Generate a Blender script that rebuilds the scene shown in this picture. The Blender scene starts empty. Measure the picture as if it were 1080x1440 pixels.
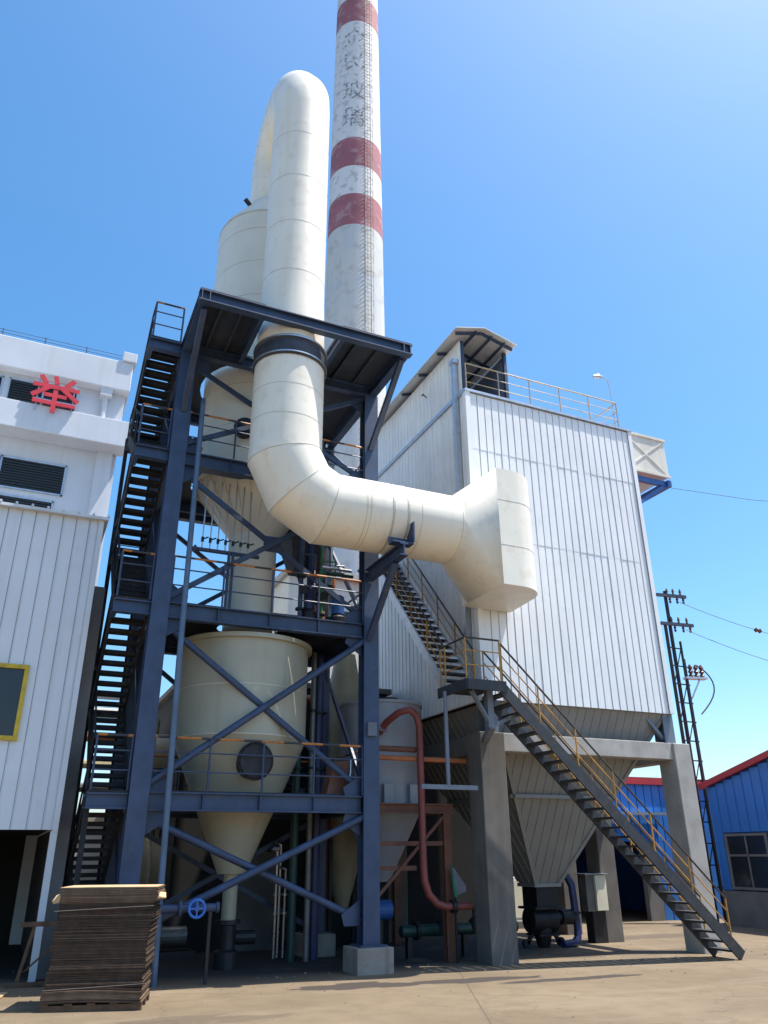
import bpy, math, random
from mathutils import Vector, Matrix, Quaternion
random.seed(11)
S = bpy.context.scene
COL = S.collection
RAD = math.radians

# ---------------------------------------------------------------- camera, sky, sun, exposure
# world axes: X runs along the fronts of the plant, Y runs away into it, Z is up (metres)
cam = bpy.data.cameras.new('camera'); camo = bpy.data.objects.new('camera', cam); COL.objects.link(camo)
cam.sensor_fit = 'VERTICAL'; cam.sensor_height = 36.0; cam.lens = 27.25; cam.clip_start = 0.1; cam.clip_end = 2500
_right = Vector((0.910844, -0.412692, -0.007025)).normalized()
_fwd = Vector((0.380275, 0.832437, 0.403038)).normalized()
_right = (_right - _fwd * _right.dot(_fwd)).normalized()
_up = _right.cross(_fwd)
M = Matrix.Identity(4)
for i in range(3):
    M[i][0] = _right[i]; M[i][1] = _up[i]; M[i][2] = -_fwd[i]
M.translation = Vector((0, 0, 2.24))
camo.matrix_world = M
S.camera = camo

SUN_EL, SUN_A = 69.0, 23.0
sunv = Vector((math.cos(RAD(SUN_A)) * math.cos(RAD(SUN_EL)), -math.sin(RAD(SUN_A)) * math.cos(RAD(SUN_EL)), math.sin(RAD(SUN_EL))))
world = bpy.data.worlds.new('World'); S.world = world; world.use_nodes = True
wn = world.node_tree.nodes; wl = world.node_tree.links
sky = wn.new('ShaderNodeTexSky'); sky.sky_type = 'NISHITA'; sky.sun_disc = False
sky.sun_elevation = RAD(SUN_EL); sky.sun_rotation = math.atan2(sunv.x, sunv.y)
sky.air_density = 1.05; sky.dust_density = 1.45; sky.ozone_density = 4.5; sky.altitude = 0
hs = wn.new('ShaderNodeHueSaturation'); hs.inputs['Saturation'].default_value = 1.24; hs.inputs['Hue'].default_value = 0.492
wl.new(sky.outputs[0], hs.inputs['Color']); wl.new(hs.outputs[0], wn['Background'].inputs[0]); wn['Background'].inputs[1].default_value = 0.12
sl = bpy.data.lights.new('sun', 'SUN'); sl.energy = 4.0; sl.angle = RAD(0.53); sl.color = (1.0, 0.945, 0.86)
so = bpy.data.objects.new('sun', sl); COL.objects.link(so)
so.rotation_euler = sunv.to_track_quat('Z', 'Y').to_euler(); so.location = sunv * 120
S.view_settings.view_transform = 'Standard'; S.view_settings.look = 'None'
S.view_settings.exposure = 1.06; S.view_settings.gamma = 1.0; S.view_settings.use_curve_mapping = False
S.cycles.max_bounces = 6; S.cycles.diffuse_bounces = 3; S.cycles.use_denoising = True

# ---------------------------------------------------------------- helpers
WL = {}
def V(*a): return Vector(a[0] if len(a) == 1 else a)
def gz(x): return -0.0115 * (min(40.0, max(-10.0, x)) - 7.0)

def tag(o, label=None, cat=None, group=None, kind=None):
    if label: o['label'] = label
    if cat: o['category'] = cat
    if group: o['group'] = group
    if kind: o['kind'] = kind
    return o

def thing(name, loc, label, cat, group=None):
    o = bpy.data.objects.new(name, None); COL.objects.link(o); o.location = loc
    o.empty_display_size = 0.3
    WL[o] = V(loc)
    return tag(o, label, cat, group)

class MB:
    def __init__(s): s.v = []; s.f = []
    def add(s, vs, fs):
        b = len(s.v); s.v += [tuple(p) for p in vs]; s.f += [tuple(i + b for i in f) for f in fs]; return s
    def box(s, x0, x1, y0, y1, z0, z1):
        vs = [(x, y, z) for z in (z0, z1) for y in (y0, y1) for x in (x0, x1)]
        return s.add(vs, [(0, 2, 3, 1), (4, 5, 7, 6), (0, 1, 5, 4), (2, 6, 7, 3), (0, 4, 6, 2), (1, 3, 7, 5)])
    def bar(s, p0, p1, w, h, up=(0, 0, 1)):
        p0 = V(p0); p1 = V(p1); d = (p1 - p0).normalized(); up = V(up)
        if abs(d.dot(up)) > 0.98: up = V(0, 1, 0)
        sd = d.cross(up).normalized(); u2 = sd.cross(d).normalized()
        vs = []
        for p in (p0, p1):
            for b in (-h / 2, h / 2):
                for a in (-w / 2, w / 2): vs.append(p + sd * a + u2 * b)
        return s.add(vs, [(0, 1, 3, 2), (4, 6, 7, 5), (0, 4, 5, 1), (2, 3, 7, 6), (0, 2, 6, 4), (1, 5, 7, 3)])
    def path(s, pts, r, n=12, cap=True):
        pts = [V(p) for p in pts]; m = len(pts)
        rr = r if isinstance(r, (list, tuple)) else [r] * m
        d0 = (pts[1] - pts[0]).normalized()
        a = V(0, 0, 1) if abs(d0.z) < 0.9 else V(0, 1, 0)
        e1 = d0.cross(a).normalized(); prev = d0; vs = []
        for i, p in enumerate(pts):
            din = (pts[i] - pts[i - 1]).normalized() if i > 0 else (pts[1] - pts[0]).normalized()
            dout = (pts[i + 1] - pts[i]).normalized() if i < m - 1 else din
            q = prev.rotation_difference(din); e1 = q @ e1; prev = din
            e2 = din.cross(e1).normalized(); t = (din + dout)
            t = t.normalized() if t.length > 1e-6 else din
            for k in range(n):
                an = 2 * math.pi * k / n
                o = e1 * math.cos(an) * rr[i] + e2 * math.sin(an) * rr[i]
                o = o - din * (o.dot(t) / max(0.2, din.dot(t)))
                vs.append(p + o)
        fs = []
        for i in range(m - 1):
            for k in range(n):
                k2 = (k + 1) % n
                fs.append((i * n + k, i * n + k2, (i + 1) * n + k2, (i + 1) * n + k))
        if cap:
            fs.append(tuple(range(n - 1, -1, -1))); fs.append(tuple((m - 1) * n + k for k in range(n)))
        return s.add(vs, fs)
    def tube(s, p0, p1, r, n=10, cap=True): return s.path([p0, p1], r, n, cap)
    def lathe(s, cx, cy, prof, n=48, cap=True):
        vs = []; m = len(prof)
        for r, z in prof:
            for k in range(n):
                a = 2 * math.pi * k / n; vs.append((cx + r * math.cos(a), cy + r * math.sin(a), z))
        fs = []
        for i in range(m - 1):
            for k in range(n):
                k2 = (k + 1) % n; fs.append((i * n + k, i * n + k2, (i + 1) * n + k2, (i + 1) * n + k))
        if cap:
            fs.append(tuple(range(n - 1, -1, -1))); fs.append(tuple((m - 1) * n + k for k in range(n)))
        return s.add(vs, fs)
    def ring(s, c, axis, r, w, t, n=40):
        """flat band round a pipe: centre c, axis dir, radius r, width w along axis, thickness t"""
        c = V(c); d = V(axis).normalized()
        return s.path_profile(c, d, [(r - 0.02, -w / 2), (r + t, -w / 2), (r + t, w / 2), (r - 0.02, w / 2)], n)
    def path_profile(s, c, d, prof, n):
        a = V(0, 0, 1) if abs(d.z) < 0.9 else V(0, 1, 0)
        e1 = d.cross(a).normalized(); e2 = d.cross(e1).normalized(); vs = []; m = len(prof)
        for r, h in prof:
            for k in range(n):
                an = 2 * math.pi * k / n; vs.append(c + d * h + (e1 * math.cos(an) + e2 * math.sin(an)) * r)
        fs = []
        for i in range(m - 1):
            for k in range(n):
                k2 = (k + 1) % n; fs.append((i * n + k, (i + 1) * n + k, (i + 1) * n + k2, i * n + k2))
        return s.add(vs, fs)
    def prism(s, poly, z0, z1):
        n = len(poly); vs = [(x, y, z0) for x, y in poly] + [(x, y, z1) for x, y in poly]
        fs = [tuple(range(n - 1, -1, -1)), tuple(range(n, 2 * n))] + [(k, (k + 1) % n, n + (k + 1) % n, n + k) for k in range(n)]
        return s.add(vs, fs)
    def ibeam(s, p0, p1, h, w, up=(0, 0, 1), tf=0.03, tw=0.024):
        p0 = V(p0); p1 = V(p1); d = (p1 - p0).normalized(); up = V(up)
        sd = d.cross(up).normalized(); u2 = sd.cross(d).normalized()
        for k in (-1, 1): s.bar(p0 + u2 * k * (h - tf) / 2, p1 + u2 * k * (h - tf) / 2, w, tf, up)
        return s.bar(p0, p1, tw, h - 2 * tf, up)
    def plate_hole(s, x0, x1, y0, y1, cx, cy, r, z0, z1, n=32):
        ang = [2 * math.pi * k / n for k in range(n)]
        for x, y in ((x0, y0), (x1, y0), (x1, y1), (x0, y1)): ang.append(math.atan2(y - cy, x - cx) % (2 * math.pi))
        ang = sorted(set(round(a, 6) for a in ang)); n = len(ang); inn = []; out = []
        for a in ang:
            c, sn = math.cos(a), math.sin(a); t = []
            if c > 1e-9: t.append((x1 - cx) / c)
            if c < -1e-9: t.append((x0 - cx) / c)
            if sn > 1e-9: t.append((y1 - cy) / sn)
            if sn < -1e-9: t.append((y0 - cy) / sn)
            t = min(t); out.append((cx + c * t, cy + sn * t)); q = min(r, t); inn.append((cx + c * q, cy + sn * q))
        vs = [(x, y, z) for ring, z in ((inn, z0), (out, z0), (inn, z1), (out, z1)) for x, y in ring]; fs = []
        for k in range(n):
            j = (k + 1) % n
            fs += [(k, j, n + j, n + k), (2 * n + k, 3 * n + k, 3 * n + j, 2 * n + j), (n + k, n + j, 3 * n + j, 3 * n + k), (k, 2 * n + k, 2 * n + j, j)]
        return s.add(vs, fs)
    def mesh(s, name, mat, smooth=False):
        xs = [p[0] for p in s.v]; ys = [p[1] for p in s.v]; zs = [p[2] for p in s.v]
        c = V((min(xs) + max(xs)) / 2, (min(ys) + max(ys)) / 2, (min(zs) + max(zs)) / 2)
        me = bpy.data.meshes.new(name); me.from_pydata([(p[0] - c.x, p[1] - c.y, p[2] - c.z) for p in s.v], [], s.f)
        me.materials.append(mat); me.update()
        if smooth:
            me.polygons.foreach_set('use_smooth', [True] * len(me.polygons)); me.set_sharp_from_angle(angle=RAD(35))
        return me, c
    def build(s, name, mat, parent=None, smooth=False, bevel=0.0, fix=True):
        me, c = s.mesh(name, mat, smooth)
        if fix:
            import bmesh
            bm = bmesh.new(); bm.from_mesh(me); bmesh.ops.recalc_face_normals(bm, faces=bm.faces); bm.to_mesh(me); bm.free()
        o = put(name, me, c, parent)
        if bevel:
            m = o.modifiers.new('bevel', 'BEVEL'); m.width = bevel; m.segments = 2; m.limit_method = 'ANGLE'
        return o

def put(name, me, c, parent=None):
    o = bpy.data.objects.new(name, me); COL.objects.link(o); WL[o] = V(c)
    if parent is not None:
        o.parent = parent; o.location = V(c) - WL[parent]
    else: o.location = c
    return o

def part(name, mat, parent, fn, **k):
    m = MB(); fn(m); return m.build(name, mat, parent, **k)

# ---------------------------------------------------------------- materials
MATS = {}
def mat(name, col, rough=0.5, metal=0.0, var=0.15, scale=2.0, col2=None, streak=0.0, streak_col=None, bump=0.0, bscale=40.0, spot=0.0, spot_col=(0.1, 0.06, 0.04), spot_scale=6.0, coat=0.0, spot_lo=0.58):
    m = bpy.data.materials.new(name); m.use_nodes = True; nt = m.node_tree; N = nt.nodes; L = nt.links
    bs = N['Principled BSDF']; bs.inputs['Roughness'].default_value = rough; bs.inputs['Metallic'].default_value = metal
    if coat: bs.inputs['Coat Weight'].default_value = coat
    geo = N.new('ShaderNodeNewGeometry')
    def noise(sc, det=4.0, mapping=None):
        n = N.new('ShaderNodeTexNoise'); n.inputs['Scale'].default_value = sc; n.inputs['Detail'].default_value = det
        if mapping:
            mp = N.new('ShaderNodeMapping'); mp.inputs['Scale'].default_value = mapping
            L.new(geo.outputs['Position'], mp.inputs['Vector']); L.new(mp.outputs[0], n.inputs['Vector'])
        else: L.new(geo.outputs['Position'], n.inputs['Vector'])
        return n
    def ramp(src, a, b):
        r = N.new('ShaderNodeMapRange'); r.inputs['From Min'].default_value = a; r.inputs['From Max'].default_value = b
        L.new(src, r.inputs['Value']); return r.outputs[0]
    def mix(f, a, b):
        x = N.new('ShaderNodeMix'); x.data_type = 'RGBA'
        L.new(f, x.inputs['Factor'])
        for sock, val in ((x.inputs[6], a), (x.inputs[7], b)):
            if isinstance(val, tuple): sock.default_value = (*val, 1) if len(val) == 3 else val
            else: L.new(val, sock)
        return x.outputs[2]
    lo = tuple(c * (1 - var) for c in col); hi = col2 if col2 else tuple(min(0.95, c * (1 + var * 0.6)) for c in col)
    c = mix(ramp(noise(scale, 6).outputs['Fac'], 0.3, 0.7), lo, hi)
    if streak:
        f = ramp(noise(1.0, 5, (5.0, 5.0, 0.22)).outputs['Fac'], 0.52, 0.78)
        mm = N.new('ShaderNodeMath'); mm.operation = 'MULTIPLY'; mm.inputs[1].default_value = streak; L.new(f, mm.inputs[0])
        c = mix(mm.outputs[0], c, streak_col or tuple(x * 0.45 for x in col))
    if spot:
        f = ramp(noise(spot_scale, 8).outputs['Fac'], spot_lo, spot_lo + 0.10)
        mm = N.new('ShaderNodeMath'); mm.operation = 'MULTIPLY'; mm.inputs[1].default_value = spot; L.new(f, mm.inputs[0])
        c = mix(mm.outputs[0], c, spot_col)
    L.new(c, bs.inputs['Base Color'])
    rr = N.new('ShaderNodeMapRange'); rr.inputs['To Min'].default_value = max(0.05, rough - 0.12); rr.inputs['To Max'].default_value = min(1, rough + 0.12)
    L.new(noise(scale * 3, 5).outputs['Fac'], rr.inputs['Value']); L.new(rr.outputs[0], bs.inputs['Roughness'])
    if bump:
        b = N.new('ShaderNodeBump'); b.inputs['Strength'].default_value = bump; b.inputs['Distance'].default_value = 0.02
        L.new(noise(bscale, 6).outputs['Fac'], b.inputs['Height']); L.new(b.outputs[0], bs.inputs['Normal'])
    MATS[name] = m
    return m

def stripe_mat(name, a, b, period, duty=0.5, rough=0.5, axis=(1, 1, 0)):
    m = bpy.data.materials.new(name); m.use_nodes = True; nt = m.node_tree; N = nt.nodes; L = nt.links; bs = N['Principled BSDF']
    bs.inputs['Roughness'].default_value = rough
    geo = N.new('ShaderNodeNewGeometry'); d = N.new('ShaderNodeVectorMath'); d.operation = 'DOT_PRODUCT'; d.inputs[1].default_value = tuple(x / period for x in axis)
    L.new(geo.outputs['Position'], d.inputs[0])
    fr = N.new('ShaderNodeMath'); fr.operation = 'FRACT'; L.new(d.outputs['Value'], fr.inputs[0])
    gt = N.new('ShaderNodeMath'); gt.operation = 'GREATER_THAN'; gt.inputs[1].default_value = duty; L.new(fr.outputs[0], gt.inputs[0])
    no = N.new('ShaderNodeTexNoise'); no.inputs['Scale'].default_value = 9; no.inputs['Detail'].default_value = 6; L.new(geo.outputs['Position'], no.inputs['Vector'])
    x = N.new('ShaderNodeMix'); x.data_type = 'RGBA'; x.inputs[6].default_value = (*a, 1); x.inputs[7].default_value = (*b, 1); L.new(gt.outputs[0], x.inputs['Factor'])
    r = N.new('ShaderNodeMapRange'); r.inputs['From Min'].default_value = 0.55; r.inputs['From Max'].default_value = 0.75; r.inputs['To Max'].default_value = 0.6; L.new(no.outputs['Fac'], r.inputs['Value'])
    y = N.new('ShaderNodeMix'); y.data_type = 'RGBA'; L.new(r.outputs[0], y.inputs['Factor']); L.new(x.outputs[2], y.inputs[6]); y.inputs[7].default_value = (0.06, 0.04, 0.03, 1)
    L.new(y.outputs[2], bs.inputs['Base Color']); return m

m_white = mat('white_cladding', (0.83, 0.84, 0.84), 0.42, 0.0, 0.05, 0.7, bump=0.06, bscale=1.6, streak=0.22, streak_col=(0.60, 0.60, 0.59), spot=0.12, spot_scale=3.0, spot_col=(0.5, 0.48, 0.45))
m_side = mat('weathered_cladding', (0.78, 0.80, 0.80), 0.5, 0.0, 0.08, 0.8, streak=0.4, streak_col=(0.42, 0.43, 0.43))
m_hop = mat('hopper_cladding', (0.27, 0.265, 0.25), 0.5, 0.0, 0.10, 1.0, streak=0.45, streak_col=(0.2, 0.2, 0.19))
m_shed = mat('shed_cladding', (0.66, 0.69, 0.72), 0.5, 0.0, 0.07, 0.8, streak=0.35, streak_col=(0.45, 0.45, 0.44), spot=0.15, spot_scale=2.5, spot_col=(0.5, 0.45, 0.4))
m_duct = mat('cream_duct_paint', (0.83, 0.78, 0.66), 0.36, 0.0, 0.05, 1.1, streak=0.30, streak_col=(0.66, 0.56, 0.42), spot=0.40, spot_scale=3.4, spot_lo=0.56, spot_col=(0.70, 0.60, 0.45), bump=0.22, bscale=2.2)
m_vessel = mat('vessel_paint', (0.70, 0.68, 0.59), 0.45, 0.0, 0.07, 1.0, streak=0.2, streak_col=(0.5, 0.46, 0.36))
m_tank = mat('tank_beige', (0.39, 0.37, 0.28), 0.5, 0.0, 0.10, 1.2, streak=0.3, streak_col=(0.24, 0.21, 0.15))
m_seam = mat('seam_band', (0.56, 0.52, 0.43), 0.5, 0.2)
m_blue = mat('blue_steel_paint', (0.032, 0.058, 0.122), 0.5, 0.0, 0.25, 2.5, streak=0.4, streak_col=(0.022, 0.033, 0.06), spot=0.35, spot_scale=5.0, spot_col=(0.09, 0.07, 0.06))
m_dark = mat('dark_grating', (0.012, 0.014, 0.019), 0.8, 0.0, 0.3, 4.0, spot=0.4, spot_scale=7)
m_under = mat('deck_plate', (0.026, 0.034, 0.052), 0.7, 0.0, 0.3, 1.5, spot=0.3, spot_scale=3)
m_galv = mat('galvanised_steel', (0.50, 0.53, 0.57), 0.38, 0.7, 0.15, 5.0)
m_rubber = mat('rubber_sleeve', (0.035, 0.040, 0.055), 0.55, 0.0, 0.3, 6.0, bump=0.6, bscale=25)
m_conc = mat('raw_concrete_shaded', (0.135, 0.123, 0.108), 0.85, 0.0, 0.25, 1.6, streak=0.5, streak_col=(0.19, 0.17, 0.15), bump=0.15, bscale=45, spot=0.45, spot_scale=2.2, spot_col=(0.13, 0.115, 0.10))  # darker copy of the concrete, shade put into the colour
m_conc_lt = mat('raw_concrete_lit', (0.40, 0.38, 0.35), 0.85, 0.0, 0.2, 1.6, streak=0.5, streak_col=(0.28, 0.25, 0.22), bump=0.15, bscale=45, spot=0.3, spot_scale=2.2, spot_col=(0.24, 0.22, 0.20))  # lighter copy of the concrete, sunlight put into the colour
m_yel = stripe_mat('yellow_rail', (0.50, 0.25, 0.045), (0.34, 0.18, 0.05), 0.7, 0.55)
m_roofrail = stripe_mat('glare_pale_rail', (0.52, 0.40, 0.24), (0.40, 0.36, 0.30), 0.9, 0.5)  # paler than the other rails, glare put into the colour
m_rust = mat('brown_worn_rail', (0.05, 0.04, 0.034), 0.6, 0, 0.3, 4.0)
m_tiger = stripe_mat('striped_rail', (0.46, 0.17, 0.03), (0.03, 0.035, 0.05), 0.9, 0.55)
m_greyt = mat('grey_tank_paint', (0.30, 0.32, 0.36), 0.4, 0.0, 0.1, 1.5, streak=0.3, streak_col=(0.28, 0.29, 0.3))
m_brown = mat('brown_primer', (0.16, 0.065, 0.04), 0.65, 0.0, 0.3, 3.0, spot=0.3, spot_col=(0.05, 0.03, 0.02))
m_red = mat('red_pipe_paint', (0.20, 0.048, 0.042), 0.45, 0.0, 0.2, 3.0, streak=0.2)
m_green = mat('green_pipe_paint', (0.03, 0.24, 0.12), 0.45, 0.0, 0.2, 3.0)
m_orange = mat('orange_pipe_paint', (0.40, 0.13, 0.05), 0.5, 0.0, 0.2, 3.0)
m_motor = mat('blue_motor_paint', (0.03, 0.11, 0.34), 0.4, 0.0, 0.2, 3.0)
m_black = mat('black_iron', (0.022, 0.023, 0.027), 0.5, 0.3, 0.3, 5.0)
m_card = mat('cardboard', (0.19, 0.122, 0.075), 0.85, 0.0, 0.35, 5.0, bump=0.4, bscale=60)
m_card2 = mat('cardboard_edge', (0.078, 0.046, 0.028), 0.7, 0.0, 0.4, 9.0, bump=0.8, bscale=120)
m_cardtop = mat('cardboard_pale', (0.52, 0.36, 0.20), 0.85, 0.0, 0.2, 5.0)
m_wood = mat('old_wood', (0.12, 0.07, 0.04), 0.85, 0.0, 0.35, 6.0, bump=0.5)
m_bwall = mat('white_render', (0.58, 0.61, 0.655), 0.8, 0.0, 0.08, 0.5, streak=0.35, streak_col=(0.45, 0.44, 0.42), bump=0.2)
m_glass = mat('dark_window_glass', (0.02, 0.025, 0.03), 0.12, 0.0, 0.2, 1.0)
m_louver = mat('louver_slat', (0.045, 0.05, 0.055), 0.5, 0.3, 0.2, 3.0)
m_signred = mat('red_sign', (0.62, 0.035, 0.05), 0.45, 0.0, 0.15, 2.0)
m_yelframe = mat('yellow_frame', (0.55, 0.38, 0.02), 0.5, 0.0, 0.25, 5.0, spot=0.3)
m_bluew = mat('blue_sheet_wall', (0.035, 0.17, 0.52), 0.45, 0.0, 0.1, 0.8, streak=0.3, streak_col=(0.03, 0.10, 0.30))
m_redroof = mat('red_roof_trim', (0.42, 0.03, 0.04), 0.5, 0.0, 0.15, 2.0)
m_dado = mat('grey_dado', (0.16, 0.155, 0.15), 0.85, 0.0, 0.25, 1.5, bump=0.3)
m_cream = mat('cream_tank_paint', (0.36, 0.325, 0.21), 0.45, 0.0, 0.15, 1.5, streak=0.3)
m_back = mat('shade_black_render', (0.022, 0.023, 0.024), 0.9, 0.0, 0.3, 0.6, streak=0.4)  # near-black colour stands in for the deep shade behind the tower
m_creamw = mat('cream_render', (0.66, 0.63, 0.54), 0.85, 0.0, 0.12, 0.5, streak=0.3)
m_cab = mat('cabinet_cream', (0.72, 0.68, 0.52), 0.4, 0.0, 0.08, 2.0)
m_steelp = mat('bright_steel_pipe', (0.42, 0.43, 0.44), 0.3, 0.9, 0.1, 4.0)
m_roofsheet = mat('roof_sheet', (0.62, 0.64, 0.66), 0.45, 0.1, 0.12, 1.0, streak=0.4, streak_col=(0.35, 0.33, 0.3))
m_canvas = mat('box_sheet', (0.72, 0.69, 0.60), 0.6, 0.0, 0.08, 1.5, streak=0.25, bump=0.15, bscale=5)
m_wire = mat('wire', (0.03, 0.03, 0.035), 0.6, 0.0)
m_insul = mat('brown_insulator', (0.08, 0.035, 0.03), 0.3, 0.0)
m_dirtyyel = mat('dull_steel', (0.20, 0.20, 0.19), 0.5, 0.5, 0.25, 3.0)

def ground_mat():
    m = bpy.data.materials.new('worn_concrete_yard'); m.use_nodes = True; nt = m.node_tree; N = nt.nodes; L = nt.links; bs = N['Principled BSDF']
    geo = N.new('ShaderNodeNewGeometry'); pos = geo.outputs['Position']
    def noise(sc, det=6, mp=None, dist=0.0):
        n = N.new('ShaderNodeTexNoise'); n.inputs['Scale'].default_value = sc; n.inputs['Detail'].default_value = det; n.inputs['Distortion'].default_value = dist
        if mp:
            q = N.new('ShaderNodeMapping'); q.inputs['Scale'].default_value = mp; L.new(pos, q.inputs['Vector']); L.new(q.outputs[0], n.inputs['Vector'])
        else: L.new(pos, n.inputs['Vector'])
        return n.outputs['Fac']
    def rng(src, a, b, c=0.0, d=1.0):
        r = N.new('ShaderNodeMapRange'); r.inputs['From Min'].default_value = a; r.inputs['From Max'].default_value = b; r.inputs['To Min'].default_value = c; r.inputs['To Max'].default_value = d
        L.new(src, r.inputs['Value']); return r.outputs[0]
    def mix(f, a, b):
        x = N.new('ShaderNodeMix'); x.data_type = 'RGBA'; L.new(f, x.inputs['Factor'])
        for k, val in ((6, a), (7, b)):
            if isinstance(val, tuple): x.inputs[k].default_value = (*val, 1)
            else: L.new(val, x.inputs[k])
        return x.outputs[2]
    def mul(a, b):
        x = N.new('ShaderNodeMath'); x.operation = 'MULTIPLY'
        for k, val in ((0, a), (1, b)):
            if isinstance(val, (int, float)): x.inputs[k].default_value = val
            else: L.new(val, x.inputs[k])
        return x.outputs[0]
    def blob(cx, cy, rx, ry):
        q = N.new('ShaderNodeMapping'); q.vector_type = 'POINT'; q.inputs['Location'].default_value = (-cx / rx, -cy / ry, 0); q.inputs['Scale'].default_value = (1 / rx, 1 / ry, 0)
        L.new(pos, q.inputs['Vector']); l = N.new('ShaderNodeVectorMath'); l.operation = 'LENGTH'; L.new(q.outputs[0], l.inputs[0])
        return rng(l.outputs['Value'], 1.0, 0.35)
    c = mix(rng(noise(0.35), 0.3, 0.7), (0.132, 0.096, 0.056), (0.200, 0.151, 0.095))
    c = mix(mul(rng(noise(2.2, 8), 0.45, 0.75), 0.5), c, (0.115, 0.082, 0.05))
    c = mix(mul(rng(noise(1.0, 6, (0.25, 1.6, 1)), 0.55, 0.75), 0.45), c, (0.245, 0.195, 0.14))
    # tyre and drag marks
    c = mix(mul(rng(noise(1.0, 4, (0.12, 2.6, 1), 0.6), 0.62, 0.72), 0.14), c, (0.085, 0.062, 0.042))
    # damp patches
    for (cx, cy, rx, ry, k, th) in ((6.4, 15.35, 1.5, 0.45, 1.0, 0.46), (8.6, 15.15, 2.3, 0.40, 1.0, 0.46), (10.8, 14.55, 2.0, 0.25, 1.0, 0.47), (15.0, 17.8, 3.0, 0.8, 0.5, 0.5), (18, 21, 5, 0.8, 0.5, 0.5), (2.5, 13.2, 2.2, 0.5, 0.4, 0.5)):
        b = blob(cx, cy, rx, ry); n = noise(1.6, 6, (0.6, 2.0, 1), 0.4); sm = N.new('ShaderNodeMath'); sm.operation = 'ADD'; L.new(mul(b, 0.30), sm.inputs[0]); L.new(n, sm.inputs[1])
        c = mix(mul(mul(rng(sm.outputs[0], th + 0.12, th + 0.15), rng(b, 0.05, 0.25)), k), c, (0.045, 0.034, 0.027))
    # shade under the tower, painted into the slab as a near-black patch
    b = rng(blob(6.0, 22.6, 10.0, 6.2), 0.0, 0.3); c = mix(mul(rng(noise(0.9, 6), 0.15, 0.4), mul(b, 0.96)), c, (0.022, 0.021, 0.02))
    # saw-cut joints between the poured slabs
    for nx, ny, off in ((0.42, 0.907, 15.6), (0.907, -0.42, 1.4), (0.907, -0.42, 7.8), (0.42, 0.907, 11.2)):
        d = N.new('ShaderNodeVectorMath'); d.operation = 'DOT_PRODUCT'; d.inputs[1].default_value = (nx, ny, 0); L.new(pos, d.inputs[0])
        s1 = N.new('ShaderNodeMath'); s1.operation = 'SUBTRACT'; L.new(d.outputs['Value'], s1.inputs[0]); s1.inputs[1].default_value = off
        s2 = N.new('ShaderNodeMath'); s2.operation = 'ABSOLUTE'; L.new(s1.outputs[0], s2.inputs[0])
        c = mix(mul(rng(s2.outputs[0], 0.016, 0.008), 0.6), c, (0.05, 0.04, 0.03))
    # cracks
    vo = N.new('ShaderNodeTexVoronoi'); vo.feature = 'DISTANCE_TO_EDGE'; vo.inputs['Scale'].default_value = 0.28
    nv = N.new('ShaderNodeTexNoise'); nv.inputs['Scale'].default_value = 1.5; nv.inputs['Detail'].default_value = 6; L.new(pos, nv.inputs['Vector'])
    ad = N.new('ShaderNodeVectorMath'); ad.operation = 'ADD'; L.new(pos, ad.inputs[0]); L.new(nv.outputs['Color'], ad.inputs[1]); L.new(ad.outputs[0], vo.inputs['Vector'])
    cr = rng(vo.outputs['Distance'], 0.010, 0.002); c = mix(mul(cr, 0.22), c, (0.05, 0.038, 0.028))
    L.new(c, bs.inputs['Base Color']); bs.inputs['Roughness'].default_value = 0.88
    bu = N.new('ShaderNodeBump'); bu.inputs['Strength'].default_value = 0.35; bu.inputs['Distance'].default_value = 0.02; L.new(noise(14, 8), bu.inputs['Height']); L.new(bu.outputs[0], bs.inputs['Normal'])
    return m
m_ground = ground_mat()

def railing(parent, pts, h=1.05, spacing=1.25, rail_mat=None, post_mat=None, r=0.026, mids=(0.36, 0.72), mid_mat=None):
    rail_mat = rail_mat or m_tiger; post_mat = post_mat or m_blue; mid_mat = mid_mat or post_mat
    pts = [V(p) for p in pts]; up = V(0, 0, 1)
    top = MB().path([p + up * h for p in pts], r, 8).build('handrail', rail_mat, parent, smooth=True)
    for f in mids: MB().path([p + up * h * f for p in pts], r * 0.62, 6).build('mid_rail', mid_mat, top)
    for a, b in zip(pts[:-1], pts[1:]):
        n = max(1, round((b - a).length / spacing))
        for k in range(n + 1):
            if k == n and b is not pts[-1]: continue
            p = a.lerp(b, k / n); MB().tube(p, p + up * h, r * 0.9, 6).build('post', post_mat, top)
    return top

def flight(parent, p0, p1, wv, n, tread_mat, str_mat, depth=0.26, sh=0.22, thick=0.035):
    """p0,p1: bottom and top of one stringer's centre line, wv: vector to the other stringer"""
    p0 = V(p0); p1 = V(p1); wv = V(wv); run = V(p1.x - p0.x, p1.y - p0.y, 0).normalized()
    for k in (0, 1):
        MB().bar(p0 + wv * k, p1 + wv * k, 0.05, sh).build('stringer', str_mat, parent)
    src = None; w = wv.normalized()
    for k in range(n):
        c = p0.lerp(p1, (k + 0.5) / n) + wv * 0.5
        if src is None:
            m = MB(); m.bar(-wv * 0.5 + w * 0.03, wv * 0.5 - w * 0.03, depth, thick)
            src, _ = m.mesh('tread', tread_mat)
        put('tread', src, c, parent)

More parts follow.
